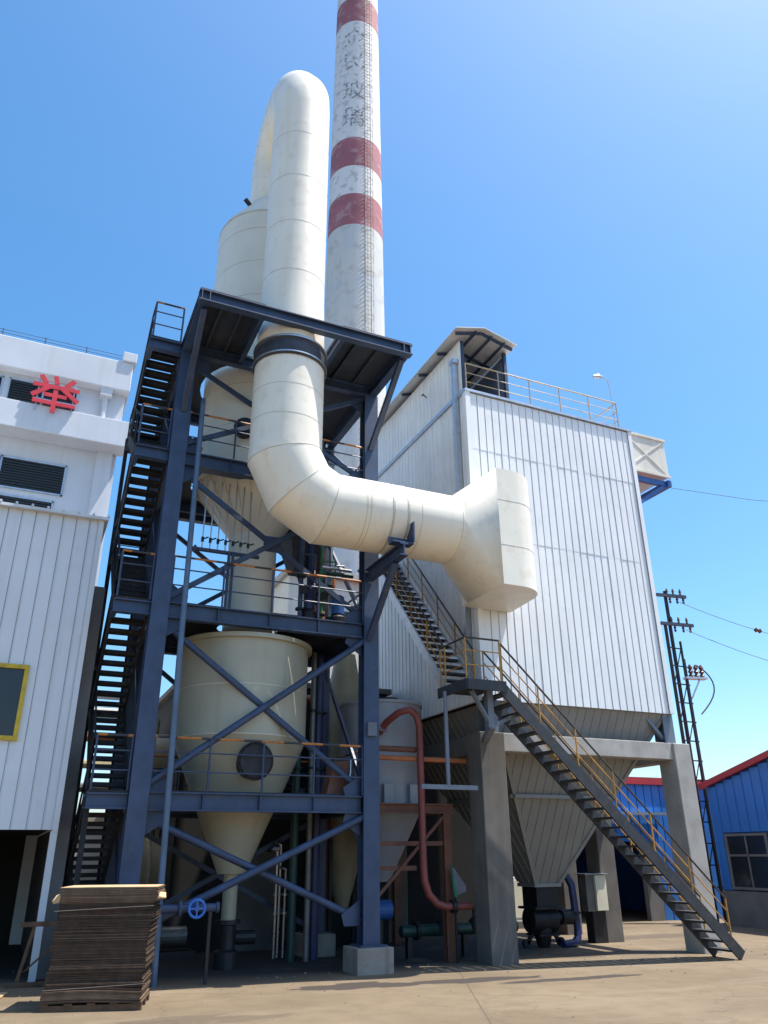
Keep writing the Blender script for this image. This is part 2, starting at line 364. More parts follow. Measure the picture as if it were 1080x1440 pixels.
def ribbed_panel_mesh(name, w, h, m, depth=0.016):
    """sheet in the XZ plane facing -Y with one raised rib on its left edge"""
    g = 0.017 if w < 0.4 else 0.03
    xs = [(g, 0.022), (g + 0.002, -depth), (g + 0.014, -depth), (g + 0.020, 0), (w * 0.5, -0.003), (w - 0.001, 0), (w, 0.022)]
    vs = [(x - w / 2, y, z) for z in (-h / 2, h / 2) for x, y in xs]; k = len(xs)
    fs = [(i, i + 1, k + i + 1, k + i) for i in range(k - 1)]
    me = bpy.data.meshes.new(name); me.from_pydata(vs, [], fs); me.materials.append(m); me.update(); return me

def clad(parent, axis, a0, a1, fixed, z0, z1, m, n, flip=False, skip=None):
    """row of panels along 'x' (facing -y) or 'y' (facing -x), or facing + when flip"""
    w = (a1 - a0) / n; me = ribbed_panel_mesh('panel', w, z1 - z0, m)
    for k in range(n):
        c = a0 + (k + 0.5) * w
        if skip and skip(c): continue
        j = random.uniform(-0.003, 0.003)
        o = put('panel', me, (c, fixed + j, (z0 + z1) / 2) if axis == 'x' else (fixed + j, c, (z0 + z1) / 2), parent)
        o.rotation_euler = (random.uniform(-0.0015, 0.0015), random.uniform(-0.0015, 0.0015), (-math.pi / 2 if axis == 'y' else 0) + (math.pi if flip else 0) + random.uniform(-0.0025, 0.0025))

m_joint = mat('cladding_joint', (0.46, 0.47, 0.48), 0.8)
m_jointb = mat('blue_cladding_joint', (0.012, 0.05, 0.16), 0.8)
m_plinth = mat('stained_plinth_concrete', (0.30, 0.265, 0.225), 0.85, 0, 0.25, 2.5, streak=0.7, streak_col=(0.13, 0.105, 0.085), bump=0.25, bscale=30, spot=0.4, spot_scale=5, spot_col=(0.16, 0.13, 0.10))
# ================================================================ SETTING
def build_ground():
    xs = [-400, -10, 0, 7, 16, 28, 40, 500]; ys = [-300, 0, 10, 16, 24, 40, 800]
    m = MB(); n = len(xs)
    m.add([(x, y, gz(x)) for y in ys for x in xs], [(j * n + i, j * n + i + 1, (j + 1) * n + i + 1, (j + 1) * n + i) for j in range(len(ys) - 1) for i in range(n - 1)])
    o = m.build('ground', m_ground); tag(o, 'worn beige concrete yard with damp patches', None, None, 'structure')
build_ground()

# ---------------------------------------------------------------- chimney far behind
def build_chimney():
    cx, cy = 20.2, 50.0; zt = 92.0
    rad = lambda z: 3.02 - (3.02 - 2.06) * z / zt
    t = thing('chimney', (cx, cy, 0), 'tall round smokestack with red and white bands behind the plant', 'chimney')
    bands = [(-1, 52.2, m_chim_low, 'lower_shaft'), (52.2, 55.8, m_chim_red, 'red_band'), (55.8, 59.2, m_chim_white, 'white_band'), (59.2, 62.8, m_chim_red, 'red_band'), (62.8, 79.3, m_chim_white, 'white_band'), (79.3, 83.0, m_chim_red, 'red_band'), (83.0, zt, m_chim_white, 'white_band')]
    for z0, z1, mt, nm in bands:
        k = max(2, int((z1 - z0) / 3)); prof = [(rad(z0 + (z1 - z0) * i / k), z0 + (z1 - z0) * i / k) for i in range(k + 1)]
        MB().lathe(cx, cy, prof, 56, cap=False).build(nm, mt, t, smooth=True)
    dirc = math.atan2(-cy, -cx)
    # rust-stained ladder with cage hoops up the right-hand side
    ang = dirc + RAD(24); lm = MB()
    er = V(math.cos(ang), math.sin(ang), 0); et = V(-math.sin(ang), math.cos(ang), 0); c = V(cx, cy, 0)
    pt = lambda off, tan, z: c + er * (rad(z) + off) + et * tan + V(0, 0, z)
    rail = MB()
    for sgn in (-1, 1): rail.path([pt(0.22, 0.26 * sgn, z) for z in range(20, 92, 6)], 0.022, 5)
    lad = rail.build('ladder', m_chim_iron, t)
    rg = MB(); z = 20.0
    while z < 90: rg.tube(pt(0.22, -0.26, z), pt(0.22, 0.26, z), 0.018, 4, False); z += 0.45
    rg.build('rung_row', m_chim_iron, lad)['kind'] = 'stuff'
    hp = MB(); z = 21.0
    while z < 90:
        pts = [pt(0.22 + 0.62 * math.sin(a), 0.42 * math.cos(a), z) for a in [math.pi * k / 8 for k in range(9)]]
        hp.path(pts, 0.018, 4, False); z += 1.5
    for a in (0.9, 1.57, 2.24): hp.path([pt(0.22 + 0.62 * math.sin(a), 0.42 * math.cos(a), z) for z in range(21, 91, 6)], 0.013, 4, False)
    hp.build('ladder_cage', m_chim_iron, lad)
    # four faded painted characters, one above the other
    for ch, zc, hh in (('金', 76.9, 2.5), ('民', 73.3, 2.5), ('玻', 69.2, 2.6), ('璃', 65.6, 2.9)):
        cu = bpy.data.curves.new('glyph', 'FONT'); cu.body = ch; cu.size = 1.0; cu.offset = 0.006; cu.fill_mode = 'FRONT'; cu.resolution_u = 3
        ob = bpy.data.objects.new('glyph', cu); COL.objects.link(ob); bpy.context.view_layer.update()
        me = bpy.data.meshes.new_from_object(ob.evaluated_get(bpy.context.evaluated_depsgraph_get()))
        bpy.data.objects.remove(ob); bpy.data.curves.remove(cu)
        xs = [v.co.x for v in me.vertices]; ys = [v.co.y for v in me.vertices]; x0, x1, y0, y1 = min(xs), max(xs), min(ys), max(ys)
        a0 = dirc - RAD(8)
        for v in me.vertices:
            zz = zc + ((v.co.y - y0) / (y1 - y0) - 0.5) * hh; tx = ((v.co.x - x0) / (x1 - x0) - 0.5) * 2.1
            a = a0 + tx / rad(zz); q = V(cx + (rad(zz) + 0.03) * math.cos(a), cy + (rad(zz) + 0.03) * math.sin(a), zz); v.co = q - V(cx, cy, zc)
        me.materials.clear(); me.materials.append(m_chim_ink); put('painted_character', me, (cx, cy, zc), t)

m_chim_white = mat('chimney_white', (0.74, 0.74, 0.74), 0.8, 0, 0.05, 0.5, spot=0.5, spot_scale=1.6, spot_lo=0.53, spot_col=(0.36, 0.34, 0.34), streak=0.3, streak_col=(0.42, 0.41, 0.40), bump=0.3, bscale=3)
m_chim_red = mat('chimney_hazy_red', (0.38, 0.135, 0.16), 0.8, 0, 0.18, 0.5, spot=0.55, spot_scale=1.1, spot_lo=0.54, spot_col=(0.50, 0.36, 0.36), streak=0.3, streak_col=(0.36, 0.2, 0.2), bump=0.3, bscale=3)  # red paled to pink to paint in haze; the flakes are worn paint
m_chim_low = mat('chimney_lower', (0.55, 0.59, 0.62), 0.8, 0, 0.06, 0.35, col2=(0.64, 0.62, 0.56), streak=0.55, streak_col=(0.38, 0.50, 0.62), spot=0.5, spot_scale=0.9, spot_lo=0.53, spot_col=(0.42, 0.41, 0.38), bump=0.3, bscale=3)
m_chim_iron = mat('rusty_iron', (0.24, 0.215, 0.20), 0.8, 0, 0.4, 1.5)
def ink():
    m = bpy.data.materials.new('flaking_black_paint'); m.use_nodes = True; N = m.node_tree.nodes; L = m.node_tree.links; bs = N['Principled BSDF']
    bs.inputs['Base Color'].default_value = (0.10, 0.10, 0.105, 1); bs.inputs['Roughness'].default_value = 0.85
    geo = N.new('ShaderNodeNewGeometry'); no = N.new('ShaderNodeTexNoise'); no.inputs['Scale'].default_value = 2.6; no.inputs['Detail'].default_value = 8; L.new(geo.outputs['Position'], no.inputs['Vector'])
    r = N.new('ShaderNodeMapRange'); r.inputs['From Min'].default_value = 0.40; r.inputs['From Max'].default_value = 0.56; r.inputs['To Max'].default_value = 0.5; L.new(no.outputs['Fac'], r.inputs['Value'])
    L.new(r.outputs[0], bs.inputs['Alpha']); return m
m_chim_ink = ink()
build_chimney()

# ---------------------------------------------------------------- white office block on the left
def build_white_block():
    y = 30.0; x0, x1 = -16.0, 1.72
    t = thing('office_block', (-7, y + 5, 0), 'white rendered block with louvred windows behind the corrugated shed', 'building')
    part('wall', m_bwall, t, lambda m: m.box(x0, x1, y, y + 12, -0.3, 20.0))
    part('parapet', m_bwall, t, lambda m: m.box(x0 - 0.2, x1 + 0.12, y - 0.45, y + 12.2, 20.0, 21.4), bevel=0.04)
    part('coping', m_bwall, t, lambda m: m.box(x1 - 0.35, x1 + 0.22, y - 0.55, y + 0.3, 21.4, 21.85), bevel=0.03)
    part('ledge', m_bwall, t, lambda m: m.box(x0, x1 + 0.30, y - 0.95, y - 0.003, 17.15, 18.3), bevel=0.03)
    part('pilaster', m_bwall, t, lambda m: m.box(x1 - 0.75, x1 - 0.15, y - 0.16, y - 0.002, 0, 17.15))
    part('rain_pipe', m_bwall, t, lambda m: (m.tube((0.95, y - 0.18, 18.3), (0.95, y - 0.18, 19.7), 0.11), m.box(0.72, 1.18, y - 0.40, y, 19.66, 20.0)), smooth=False)
    for wx0, wx1, z0, z1 in ((-7.5, -2.9, 18.5, 19.75), (-2.7, -0.1, 18.5, 19.75), (-8.5, -4.9, 15.0, 16.3), (-4.7, -0.05, 15.0, 16.3), (-9.0, -4.9, 13.5, 14.72), (-4.7, -0.3, 13.5, 14.72)):
        f = part('window', m_galv, t, lambda m: (m.box(wx0, wx1, y - 0.07, y - 0.004, z1 - 0.06, z1), m.box(wx0, wx1, y - 0.07, y - 0.004, z0, z0 + 0.06), m.box(wx0, wx0 + 0.06, y - 0.07, y - 0.004, z0, z1), m.box(wx1 - 0.06, wx1, y - 0.07, y - 0.004, z0, z1), m.box((wx0 + wx1) / 2 - 0.04, (wx0 + wx1) / 2 + 0.04, y - 0.07, y - 0.004, z0, z1)))
        part('pane', m_glass, f, lambda m: m.box(wx0 + 0.06, wx1 - 0.06, y - 0.02, y - 0.003, z0 + 0.06, z1 - 0.06))
        k = 0; zz = z0 + 0.1
        while zz < z1 - 0.06:
            part('louver_slat', m_louver, f, lambda m: m.bar((wx0 + 0.07, y - 0.05, zz), (wx1 - 0.07, y - 0.05, zz), 0.06, 0.012, (0, -0.6, 1))); zz += 0.11
    # wire strung along the parapet
    tr = thing('roof_wire', (-7, y - 0.3, 21.4), 'thin barbed wire strung along the white parapet', 'wire')
    part('strand', m_wire, tr, lambda m: [m.tube((x0, y - 0.3, zz), (x1, y - 0.3, zz), 0.012, 4) for zz in (21.6, 21.75)])
    for k in range(10): part('stake', m_wire, tr, lambda m: m.tube((x1 - 0.2 - k * 1.6, y - 0.3, 21.35), (x1 - 0.2 - k * 1.6, y - 0.3, 21.8), 0.02, 5))
    # red character standing on the ledge
    sg = thing('sign_character', (-0.92, 28.95, 18.0), 'red character fixed above the white ledge of the office block', 'sign')
    # strokes of the character: end points on a unit square, then laid out on the sign plane
    SW, SH = 1.85, 1.60
    for k, (p, q, w) in enumerate((((0.17, 0.97), (0.30, 0.77), 0.17), ((0.45, 1.0), (0.51, 0.79), 0.17), ((0.84, 0.97), (0.68, 0.76), 0.17), ((0.04, 0.70), (0.96, 0.70), 0.15), ((0.40, 0.72), (0.05, 0.38), 0.17), ((0.58, 0.72), (0.96, 0.38), 0.17), ((0.27, 0.46), (0.73, 0.46), 0.14), ((0.08, 0.24), (0.92, 0.24), 0.15), ((0.5, 0.60), (0.5, -0.02), 0.17))):
        p0 = V(-0.92 + (p[0] - 0.5) * SW, 28.92 - 0.0015 * k, 18.80 + (p[1] - 0.5) * SH); p1 = V(-0.92 + (q[0] - 0.5) * SW, 28.92 - 0.0015 * k, 18.80 + (q[1] - 0.5) * SH)
        part('stroke', m_signred, sg, lambda m: m.bar(p0, p1, 0.06, w, (0, 0, 1)) if abs(p1.x - p0.x) > 0.02 else m.box(p0.x - w / 2, p0.x + w / 2, p0.y - 0.03, p0.y + 0.03, p1.z, p0.z))
    part('frame', m_galv, sg, lambda m: (m.bar((-1.55, 29.0, 18.02), (-1.55, 29.0, 19.55), 0.05, 0.05), m.bar((-0.25, 29.0, 18.02), (-0.25, 29.0, 19.55), 0.05, 0.05), m.bar((-1.7, 29.02, 18.55), (-0.1, 29.02, 18.55), 0.04, 0.04), m.bar((-1.7, 29.02, 19.3), (-0.1, 29.02, 19.3), 0.04, 0.04)))
build_white_block()

# ---------------------------------------------------------------- corrugated shed, near left
def build_shed():
    x1, y0, zb, zt = 0.95, 18.05, 2.72, 9.45
    t = thing('corrugated_shed', (-4, 22, 0), 'white corrugated shed with open ground floor at the left edge', 'shed')
    win = lambda c: False
    fw = part('front_wall', m_joint, t, lambda m: (m.box(-12, x1, y0 + 0.03, y0 + 0.12, 5.93, zt), m.box(-12, -1.62, y0 + 0.03, y0 + 0.12, zb, 5.93), m.box(-0.08, x1, y0 + 0.03, y0 + 0.12, zb, 5.93), m.box(-1.62, -0.08, y0 + 0.03, y0 + 0.12, zb, 4.43)))
    n = 24; w = 0.29
    a1 = x1; inwin = lambda c: -1.70 < c < -0.02
    clad(fw, 'x', a1 - n * w, a1, y0 + 0.012, 5.97, zt, m_shed, n)
    clad(fw, 'x', a1 - n * w, a1, y0 + 0.016, zb, 5.97, m_shed, n, skip=inwin)
    clad(fw, 'x', a1 - n * w, a1, y0 + 0.016, zb, 4.40, m_shed, n, skip=lambda c: not inwin(c))
    part('side_wall', m_shed, t, lambda m: m.box(x1 - 0.06, x1, y0 + 0.14, 27, zb, zt))
    part('corner_trim', m_shed, t, lambda m: (m.box(x1 + 0.004, x1 + 0.03, y0 - 0.03, y0 + 0.12, zb - 0.03, zt + 0.04), m.box(x1 - 0.08, x1 + 0.03, y0 - 0.045, y0 - 0.03, zb - 0.03, zt + 0.04)))
    part('roof_edge', m_roofsheet, t, lambda m: m.box(-12.2, x1 + 0.12, y0 - 0.14, 27.2, zt + 0.0, zt + 0.07))
    ribs = MB()
    for k in range(40): ribs.box(x1 + 0.08 - k * 0.33, x1 + 0.13 - k * 0.33, y0 - 0.16, y0 + 3, zt + 0.07, zt + 0.12)
    ribs.build('roof_rib', m_roofsheet, t)['kind'] = 'stuff'
    part('corner_post', m_shed, t, lambda m: m.box(x1 - 0.10, x1 + 0.03, y0 - 0.02, y0 + 0.12, gz(1) - 0.05, zb - 0.03))
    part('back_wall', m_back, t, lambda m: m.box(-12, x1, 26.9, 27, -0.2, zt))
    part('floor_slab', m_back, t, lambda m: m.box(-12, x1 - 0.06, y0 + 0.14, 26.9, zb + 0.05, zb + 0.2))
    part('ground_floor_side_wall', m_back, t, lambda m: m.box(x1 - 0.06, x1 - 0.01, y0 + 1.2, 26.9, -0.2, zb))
    f = part('window', m_yelframe, t, lambda m: (m.box(-1.66, -0.06, y0 - 0.06, y0 + 0.06, 5.86, 5.95), m.box(-1.66, -0.06, y0 - 0.06, y0 + 0.06, 4.40, 4.49), m.box(-0.15, -0.06, y0 - 0.06, y0 + 0.06, 4.49, 5.86), m.box(-1.66, -1.57, y0 - 0.06, y0 + 0.06, 4.49, 5.86), m.box(-0.90, -0.84, y0 - 0.05, y0 + 0.05, 4.49, 5.86)))
    part('window_surround', m_shed, t, lambda m: (m.box(-0.062, 0.082, y0 + 0.008, y0 + 0.03, 4.40, 5.97), m.box(-1.66, -0.062, y0 + 0.008, y0 + 0.03, 5.94, 5.97)))
    part('pane', m_glass, f, lambda m: m.box(-1.57, -0.15, y0 + 0.0, y0 + 0.02, 4.49, 5.86))
    part('side_post', m_dado, t, lambda m: m.box(x1 + 0.06, x1 + 0.30, y0 + 0.45, y0 + 0.75, gz(1) - 0.05, 8.0))
    # rusty trestle beside the corner post
    tr = thing('trestle', (1.0, 17.6, gz(1)), 'rusty brown steel trestle at the foot of the shed corner', 'trestle')
    part('leg', m_wood, tr, lambda m: m.bar((0.62, 17.5, gz(1)), (0.80, 17.5, 1.05), 0.06, 0.06))
    part('leg', m_wood, tr, lambda m: m.bar((1.45, 17.5, gz(1)), (1.38, 17.5, 1.05), 0.05, 0.05))
    part('crossbar', m_wood, tr, lambda m: m.bar((0.55, 17.5, 1.08), (1.75, 17.5, 1.08), 0.08, 0.08))
    part('foot_bar', m_wood, tr, lambda m: m.bar((0.45, 17.5, 0.11), (1.55, 17.5, 0.11), 0.08, 0.07))
    part('brace', m_wood, tr, lambda m: m.bar((0.72, 17.55, 0.3), (1.38, 17.55, 0.9), 0.03, 0.03))
    b = part('plywood_board', m_cardtop, None, lambda m: m.add([(x, yy, z) for z in (gz(0) + 0.005, gz(0) + 0.03) for x, yy in ((-0.9, 16.3), (0.35, 16.1), (0.5, 16.75), (-0.8, 16.9))], [(3, 2, 1, 0), (4, 5, 6, 7), (0, 1, 5, 4), (1, 2, 6, 5), (2, 3, 7, 6), (3, 0, 4, 7)]))
    tag(b, 'orange-brown board lying flat before the open shed', 'board')
build_shed()

# ---------------------------------------------------------------- buildings behind
def build_back():
    t = thing('rear_shed', (7, 23, 0), 'building close behind the steel tower with its shade painted into near-black walls', 'building')
    part('wall', m_back, t, lambda m: m.box(4.0, 10.05, 21.9, 28, -0.4, 6.7))  # set close to block skylight; near-black walls carry painted shade
    part('roof', m_dado, t, lambda m: m.box(3.85, 10.15, 21.75, 28.2, 6.7, 6.85))
    for k in range(2): part('window', m_glass, t, lambda m: m.box(5.0 + 2.4 * k, 6.6 + 2.4 * k, 21.86, 21.897, 3.9, 5.3))
    part('shade_wall', m_back, t, lambda m: m.box(10.055, 14.4, 24.6, 28, -0.4, 5.3))  # added dark wall that stands in for the shade under the filter
    part('door', m_dado, t, lambda m: m.box(5.4, 6.8, 21.85, 21.897, -0.2, 2.3))
    t = thing('rear_tall_block', (13, 36, 0), 'cream rendered block glimpsed between the steel tower and the bag filter', 'building')
    part('wall', m_creamw, t, lambda m: m.box(10.2, 15.5, 33, 40, -0.4, 14.2))
    part('roof', m_conc_lt, t, lambda m: m.box(10.0, 15.7, 32.7, 40.3, 14.2, 14.5))
    for zz in (4, 8, 11.2): part('window', m_glass, t, lambda m: m.box(12.2, 13.8, 32.96, 32.997, zz, zz + 1.5))
    t = thing('boundary_wall', (16, 30, 0), 'low pale wall on the far side of the yard under the bag filter', 'wall')
    part('wall', m_creamw, t, lambda m: m.box(12.9, 20.5, 29.0, 29.25, -0.4, 1.55))
    for k in range(6): part('pier', m_conc_lt, t, lambda m: m.box(13.0 + 1.45 * k, 13.3 + 1.45 * k, 28.88, 29.37, -0.4, 1.8))
build_back()

def build_blue():
    # gable building on the right, its end wall facing the plant
    t = thing('blue_gable_shed', (29, 16, 0), 'blue sheet building with red sloping roof edge at the right', 'building')
    X = 24.05; y0, y1, yr = 6.0, 23.35, 15.0; ze, zr = 4.45, 6.55; zb = -0.4
    part('wall', m_jointb, t, lambda m: m.add([(X + dx, y, z) for dx in (0.03, 12) for y, z in ((y0, zb), (y1, zb), (y1, ze), (yr, zr), (y0, ze))], [(0, 1, 2, 3, 4), (9, 8, 7, 6, 5), (0, 5, 6, 1), (1, 6, 7, 2), (2, 7, 8, 3), (3, 8, 9, 4), (4, 9, 5, 0)]))
    ew = t.children[0]
    w = 0.42; k = 0; y = y1
    while y - w > 15.2:
        zt = ze + (y1 - y + w / 2) * (zr - ze) / (y1 - yr) - 0.06
        m = ribbed_panel_mesh('panel', w, zt - 0.95, m_bluew)
        c = y - w / 2
        if not (20.9 < c < 22.9):
            o = put('panel', m, (X + 0.008, c, (zt + 0.95) / 2), ew); o.rotation_euler = (0, 0, -math.pi / 2)
        else:
            m = ribbed_panel_mesh('panel', w, zt - 2.85, m_bluew); o = put('panel', m, (X + 0.008, c, (zt + 2.85) / 2), ew); o.rotation_euler = (0, 0, -math.pi / 2)
        y -= w
    part('dado', m_dado, t, lambda m: (m.box(X - 0.04, X + 0.02, y0, 20.85, zb, 0.93), m.box(X - 0.04, X + 0.02, 20.85, y1, zb, 0.93)))
    for s in (-1, 1):
        e = y1 + 0.25 if s > 0 else y0 - 0.25
        part('roof_trim', m_redroof, t, lambda m: m.bar((X - 0.08, e, ze + 0.02), (X - 0.08, yr, zr + 0.12), 0.14, 0.20, (0, 0, 1)))
        part('roof', m_redroof, t, lambda m: m.add([(X - 0.15, e, ze + 0.12), (X - 0.15, yr, zr + 0.22), (X + 12.2, yr, zr + 0.22), (X + 12.2, e, ze + 0.12)], [(0, 1, 2, 3)]))
    f = part('window', m_dado, t, lambda m: (m.box(X - 0.05, X + 0.02, 20.98, 21.08, 0.98, 2.8), m.box(X - 0.05, X + 0.02, 22.75, 22.85, 0.98, 2.8), m.box(X - 0.05, X + 0.02, 21.08, 22.75, 2.72, 2.8), m.box(X - 0.05, X + 0.02, 21.08, 22.75, 0.98, 1.06), m.box(X - 0.04, X + 0.02, 21.9, 21.95, 1.06, 2.72), m.box(X - 0.04, X + 0.02, 21.08, 22.75, 2.05, 2.12)))
    for (a, b) in ((21.08, 21.9), (21.95, 22.75)):
        for (c, d) in ((1.06, 2.05), (2.12, 2.72)): part('pane', m_glass, f, lambda m: m.box(X - 0.01, X + 0.01, a, b, c, d))
    # long building across the back
    t = thing('blue_long_shed', (20, 30, 0), 'blue sheet building with red eave and dark open bay beyond the stairway', 'building')
    Y = 26.0; xa, xb = 17.2, 27.0; zt = 4.85
    fw = part('wall', m_jointb, t, lambda m: (m.box(xa, xb, Y + 0.03, Y + 0.15, 2.6, zt), m.box(xa, 19.2, Y + 0.03, Y + 0.15, -0.4, 2.6), m.box(23.6, xb, Y + 0.03, Y + 0.15, -0.4, 2.6)))
    clad(fw, 'x', xa, xb, Y + 0.012, 2.6, zt, m_bluew, 24)
    clad(fw, 'x', 23.6, xb, Y + 0.012, -0.3, 2.6, m_bluew, 8)
    clad(fw, 'x', xa, 19.2, Y + 0.012, -0.3, 2.6, m_bluew, 5)
    part('side_wall', m_bluew, t, lambda m: (m.box(xa, xa + 0.1, Y + 0.16, Y + 9, -0.4, zt), m.box(xb - 0.1, xb, Y + 0.16, Y + 9, -0.4, zt), m.box(xa, xb, Y + 9, Y + 9.1, -0.4, zt)))
    part('eave_trim', m_redroof, t, lambda m: m.box(xa - 0.2, xb, Y - 0.12, Y + 0.02, zt - 0.12, zt + 0.14))
    part('roof', m_redroof, t, lambda m: m.add([(xa - 0.2, Y - 0.12, zt + 0.15), (xb, Y - 0.12, zt + 0.15), (xb, Y + 9.2, zt + 0.35), (xa - 0.2, Y + 9.2, zt + 0.35)], [(0, 1, 2, 3)]))
    part('canopy_bracket', m_galv, t, lambda m: m.box(19.0, 24.0, Y - 0.5, Y - 0.05, 3.55, 3.65))
    part('bay_post', m_dado, t, lambda m: m.box(22.9, 23.6, Y - 0.02, Y + 0.2, -0.4, 2.6))
    # striped guard panel
    sp = thing('striped_barrier', (23.0, 23.6, gz(23)), 'black and pale diagonal striped guard beside the blue gable wall', 'barrier')
    p = part('board', m_dado, sp, lambda m: m.box(22.35, 23.35, 23.58, 23.66, gz(23), 1.45))
    for k in range(6):
        za = 0.05 + k * 0.30; lo = V(22.36, 23.565, za); hi = V(23.34, 23.565, za - 0.75)
        if hi.z < 0.0:
            q = (0.0 - lo.z) / (hi.z - lo.z); hi = lo.lerp(hi, q)
        if lo.z > 1.4: lo = V(23.34, 23.565, za - 0.75).lerp(lo, (1.38 - (za - 0.75)) / 0.75)
        if (hi - lo).length > 0.1: part('stripe', m_bwall, sp, lambda m: m.bar(lo, hi, 0.012, 0.10, (0, -1, 0.01)) if False else m.add([lo + V(0, 0, -0.06), hi + V(0, 0, -0.06), hi + V(0, 0, 0.06), lo + V(0, 0, 0.06), lo + V(0, 0.014, -0.06), hi + V(0, 0.014, -0.06), hi + V(0, 0.014, 0.06), lo + V(0, 0.014, 0.06)], [(0, 1, 2, 3), (7, 6, 5, 4), (0, 4, 5, 1), (3, 2, 6, 7)]))
    part('post', m_black, sp, lambda m: m.box(22.80, 22.88, 23.67, 23.75, gz(23), 1.4))
build_blue()

def build_pole():
    bx, by = 24.18, 24.0
    t = thing('utility_pole', (bx, by, gz(24)), 'black lattice utility pole with short cross arms beyond the bag filter corner', 'utility pole')
    leg = [(-0.26, 0.0, 11.0, 0.07), (0.10, 0.1, 12.5, 0.075), (0.42, 0.0, 10.3, 0.05), (0.62, 0.12, 9.6, 0.035)]
    for dx, dy, zt, r in leg: part('pole', m_black, t, lambda m: m.path([(bx + dx, by + dy, gz(24)), (bx + dx, by + dy, zt)], r, 8))
    z = 1.0
    while z < 10.4: part('rung', m_black, t, lambda m: m.bar((bx - 0.28, by, z), (bx + (0.64 if z < 9.6 else 0.42), by + 0.06, z), 0.04, 0.045)); z += 0.75
    z = 1.0
    while z < 9.0: part('diagonal', m_black, t, lambda m: m.bar((bx - 0.24, by, z), (bx + 0.40, by, z + 1.5), 0.03, 0.03)); z += 1.5
    for z, l in ((12.25, 0.95), (11.0, 1.1)):
        a = part('cross_arm', m_steelb, t, lambda m: m.bar((bx - 0.5, by, z), (bx + l, by - 0.2, z), 0.10, 0.13))
        for q in (0.1, 0.4, 0.75): part('insulator', m_insul, a, lambda m: m.lathe(bx + q * l, by - 0.2 * q, [(0.03, z + 0.06), (0.06, z + 0.10), (0.03, z + 0.16), (0.06, z + 0.2), (0.02, z + 0.34)], 8))
        for q in (0.2, 0.55, 0.85): part('hanging_insulator', m_insul, a, lambda m: m.lathe(bx + q * l, by - 0.2 * q, [(0.02, z - 0.32), (0.06, z - 0.26), (0.03, z - 0.2), (0.06, z - 0.14), (0.03, z - 0.06)], 8))
    br = part('bracket', m_galv, t, lambda m: m.bar((bx + 0.3, by - 0.05, 8.75), (bx + 1.25, by - 0.25, 8.75), 0.30, 0.08))
    part('bracket_strut', m_galv, br, lambda m: m.bar((bx + 0.45, by - 0.1, 7.9), (bx + 0.95, by - 0.2, 8.7), 0.05, 0.05))
    for q in (0.6, 0.85, 1.1): part('fuse_cutout', m_insul, br, lambda m: m.lathe(bx + q, by - 0.2 * q, [(0.04, 8.79), (0.11, 8.86), (0.05, 8.94), (0.11, 9.02), (0.05, 9.10), (0.10, 9.18), (0.03, 9.32)], 8))
    pts = [V(bx + 0.85, by - 0.2, 9.3)] + [V(bx + 0.85 + 0.95 * math.sin(k / 10 * math.pi * 0.9) - 0.4 * (k / 10) ** 2, by - 0.2, 9.3 - 2.0 * (k / 10) ** 1.3) for k in range(1, 11)]
    part('drop_cable', m_black, t, lambda m: m.path(pts, 0.028, 6))
    for (p0, p1, q, lab) in (((bx + 0.6, by - 0.15, 12.0), (31.0, 20.3, 9.6), 0.42, 'upper overhead line with insulator running off right from the pole'), ((bx + 0.7, by - 0.15, 10.8), (31.0, 19.6, 8.0), 0.60, 'lower overhead line with insulator running off right from the pole')):
        p0 = V(p0); p1 = V(p1); w = thing('overhead_line', p0, lab, 'cable', 'overhead lines at the pole')
        pts = [p0.lerp(p1, k / 12) + V(0, 0, -0.35 * 4 * (k / 12) * (1 - k / 12)) for k in range(13)]
        part('cable', m_wire, w, lambda m: m.path(pts, 0.013, 5)); c = pts[int(q * 12)]; d = (p1 - p0).normalized()
        part('insulator', m_insul, w, lambda m: m.path([c - d * 0.16, c - d * 0.08, c, c + d * 0.08, c + d * 0.16], [0.03, 0.11, 0.05, 0.11, 0.03], 8))
m_steelb = mat('pole_steel', (0.06, 0.075, 0.10), 0.5, 0.3, 0.2, 3)
build_pole()

def build_stones():
    rnd = random.Random(5); m = MB()
    for k in range(420):
        x = rnd.uniform(0.5, 24); y = rnd.choice((rnd.gauss(16.9, 0.5), rnd.uniform(9, 21), rnd.gauss(16.0, 1.2))); r = abs(rnd.gauss(0.016, 0.012)) + 0.006
        z = gz(x); pts = []
        for j in range(5):
            a = j * 1.2566 + rnd.uniform(-0.3, 0.3); pts.append((x + r * rnd.uniform(0.7, 1.3) * math.cos(a), y + r * rnd.uniform(0.7, 1.3) * math.sin(a), z - 0.002))
        top = (x + rnd.uniform(-0.3, 0.3) * r, y, z + r * rnd.uniform(0.5, 1.0))
        m.add(pts + [top], [(j, (j + 1) % 5, 5) for j in range(5)])
    o = m.build('gravel', m_stone); tag(o, 'loose gravel and grit scattered over the concrete yard', 'gravel', None, 'stuff')
m_stone = mat('grit', (0.16, 0.135, 0.11), 0.9, 0, 0.4, 8)
build_stones()
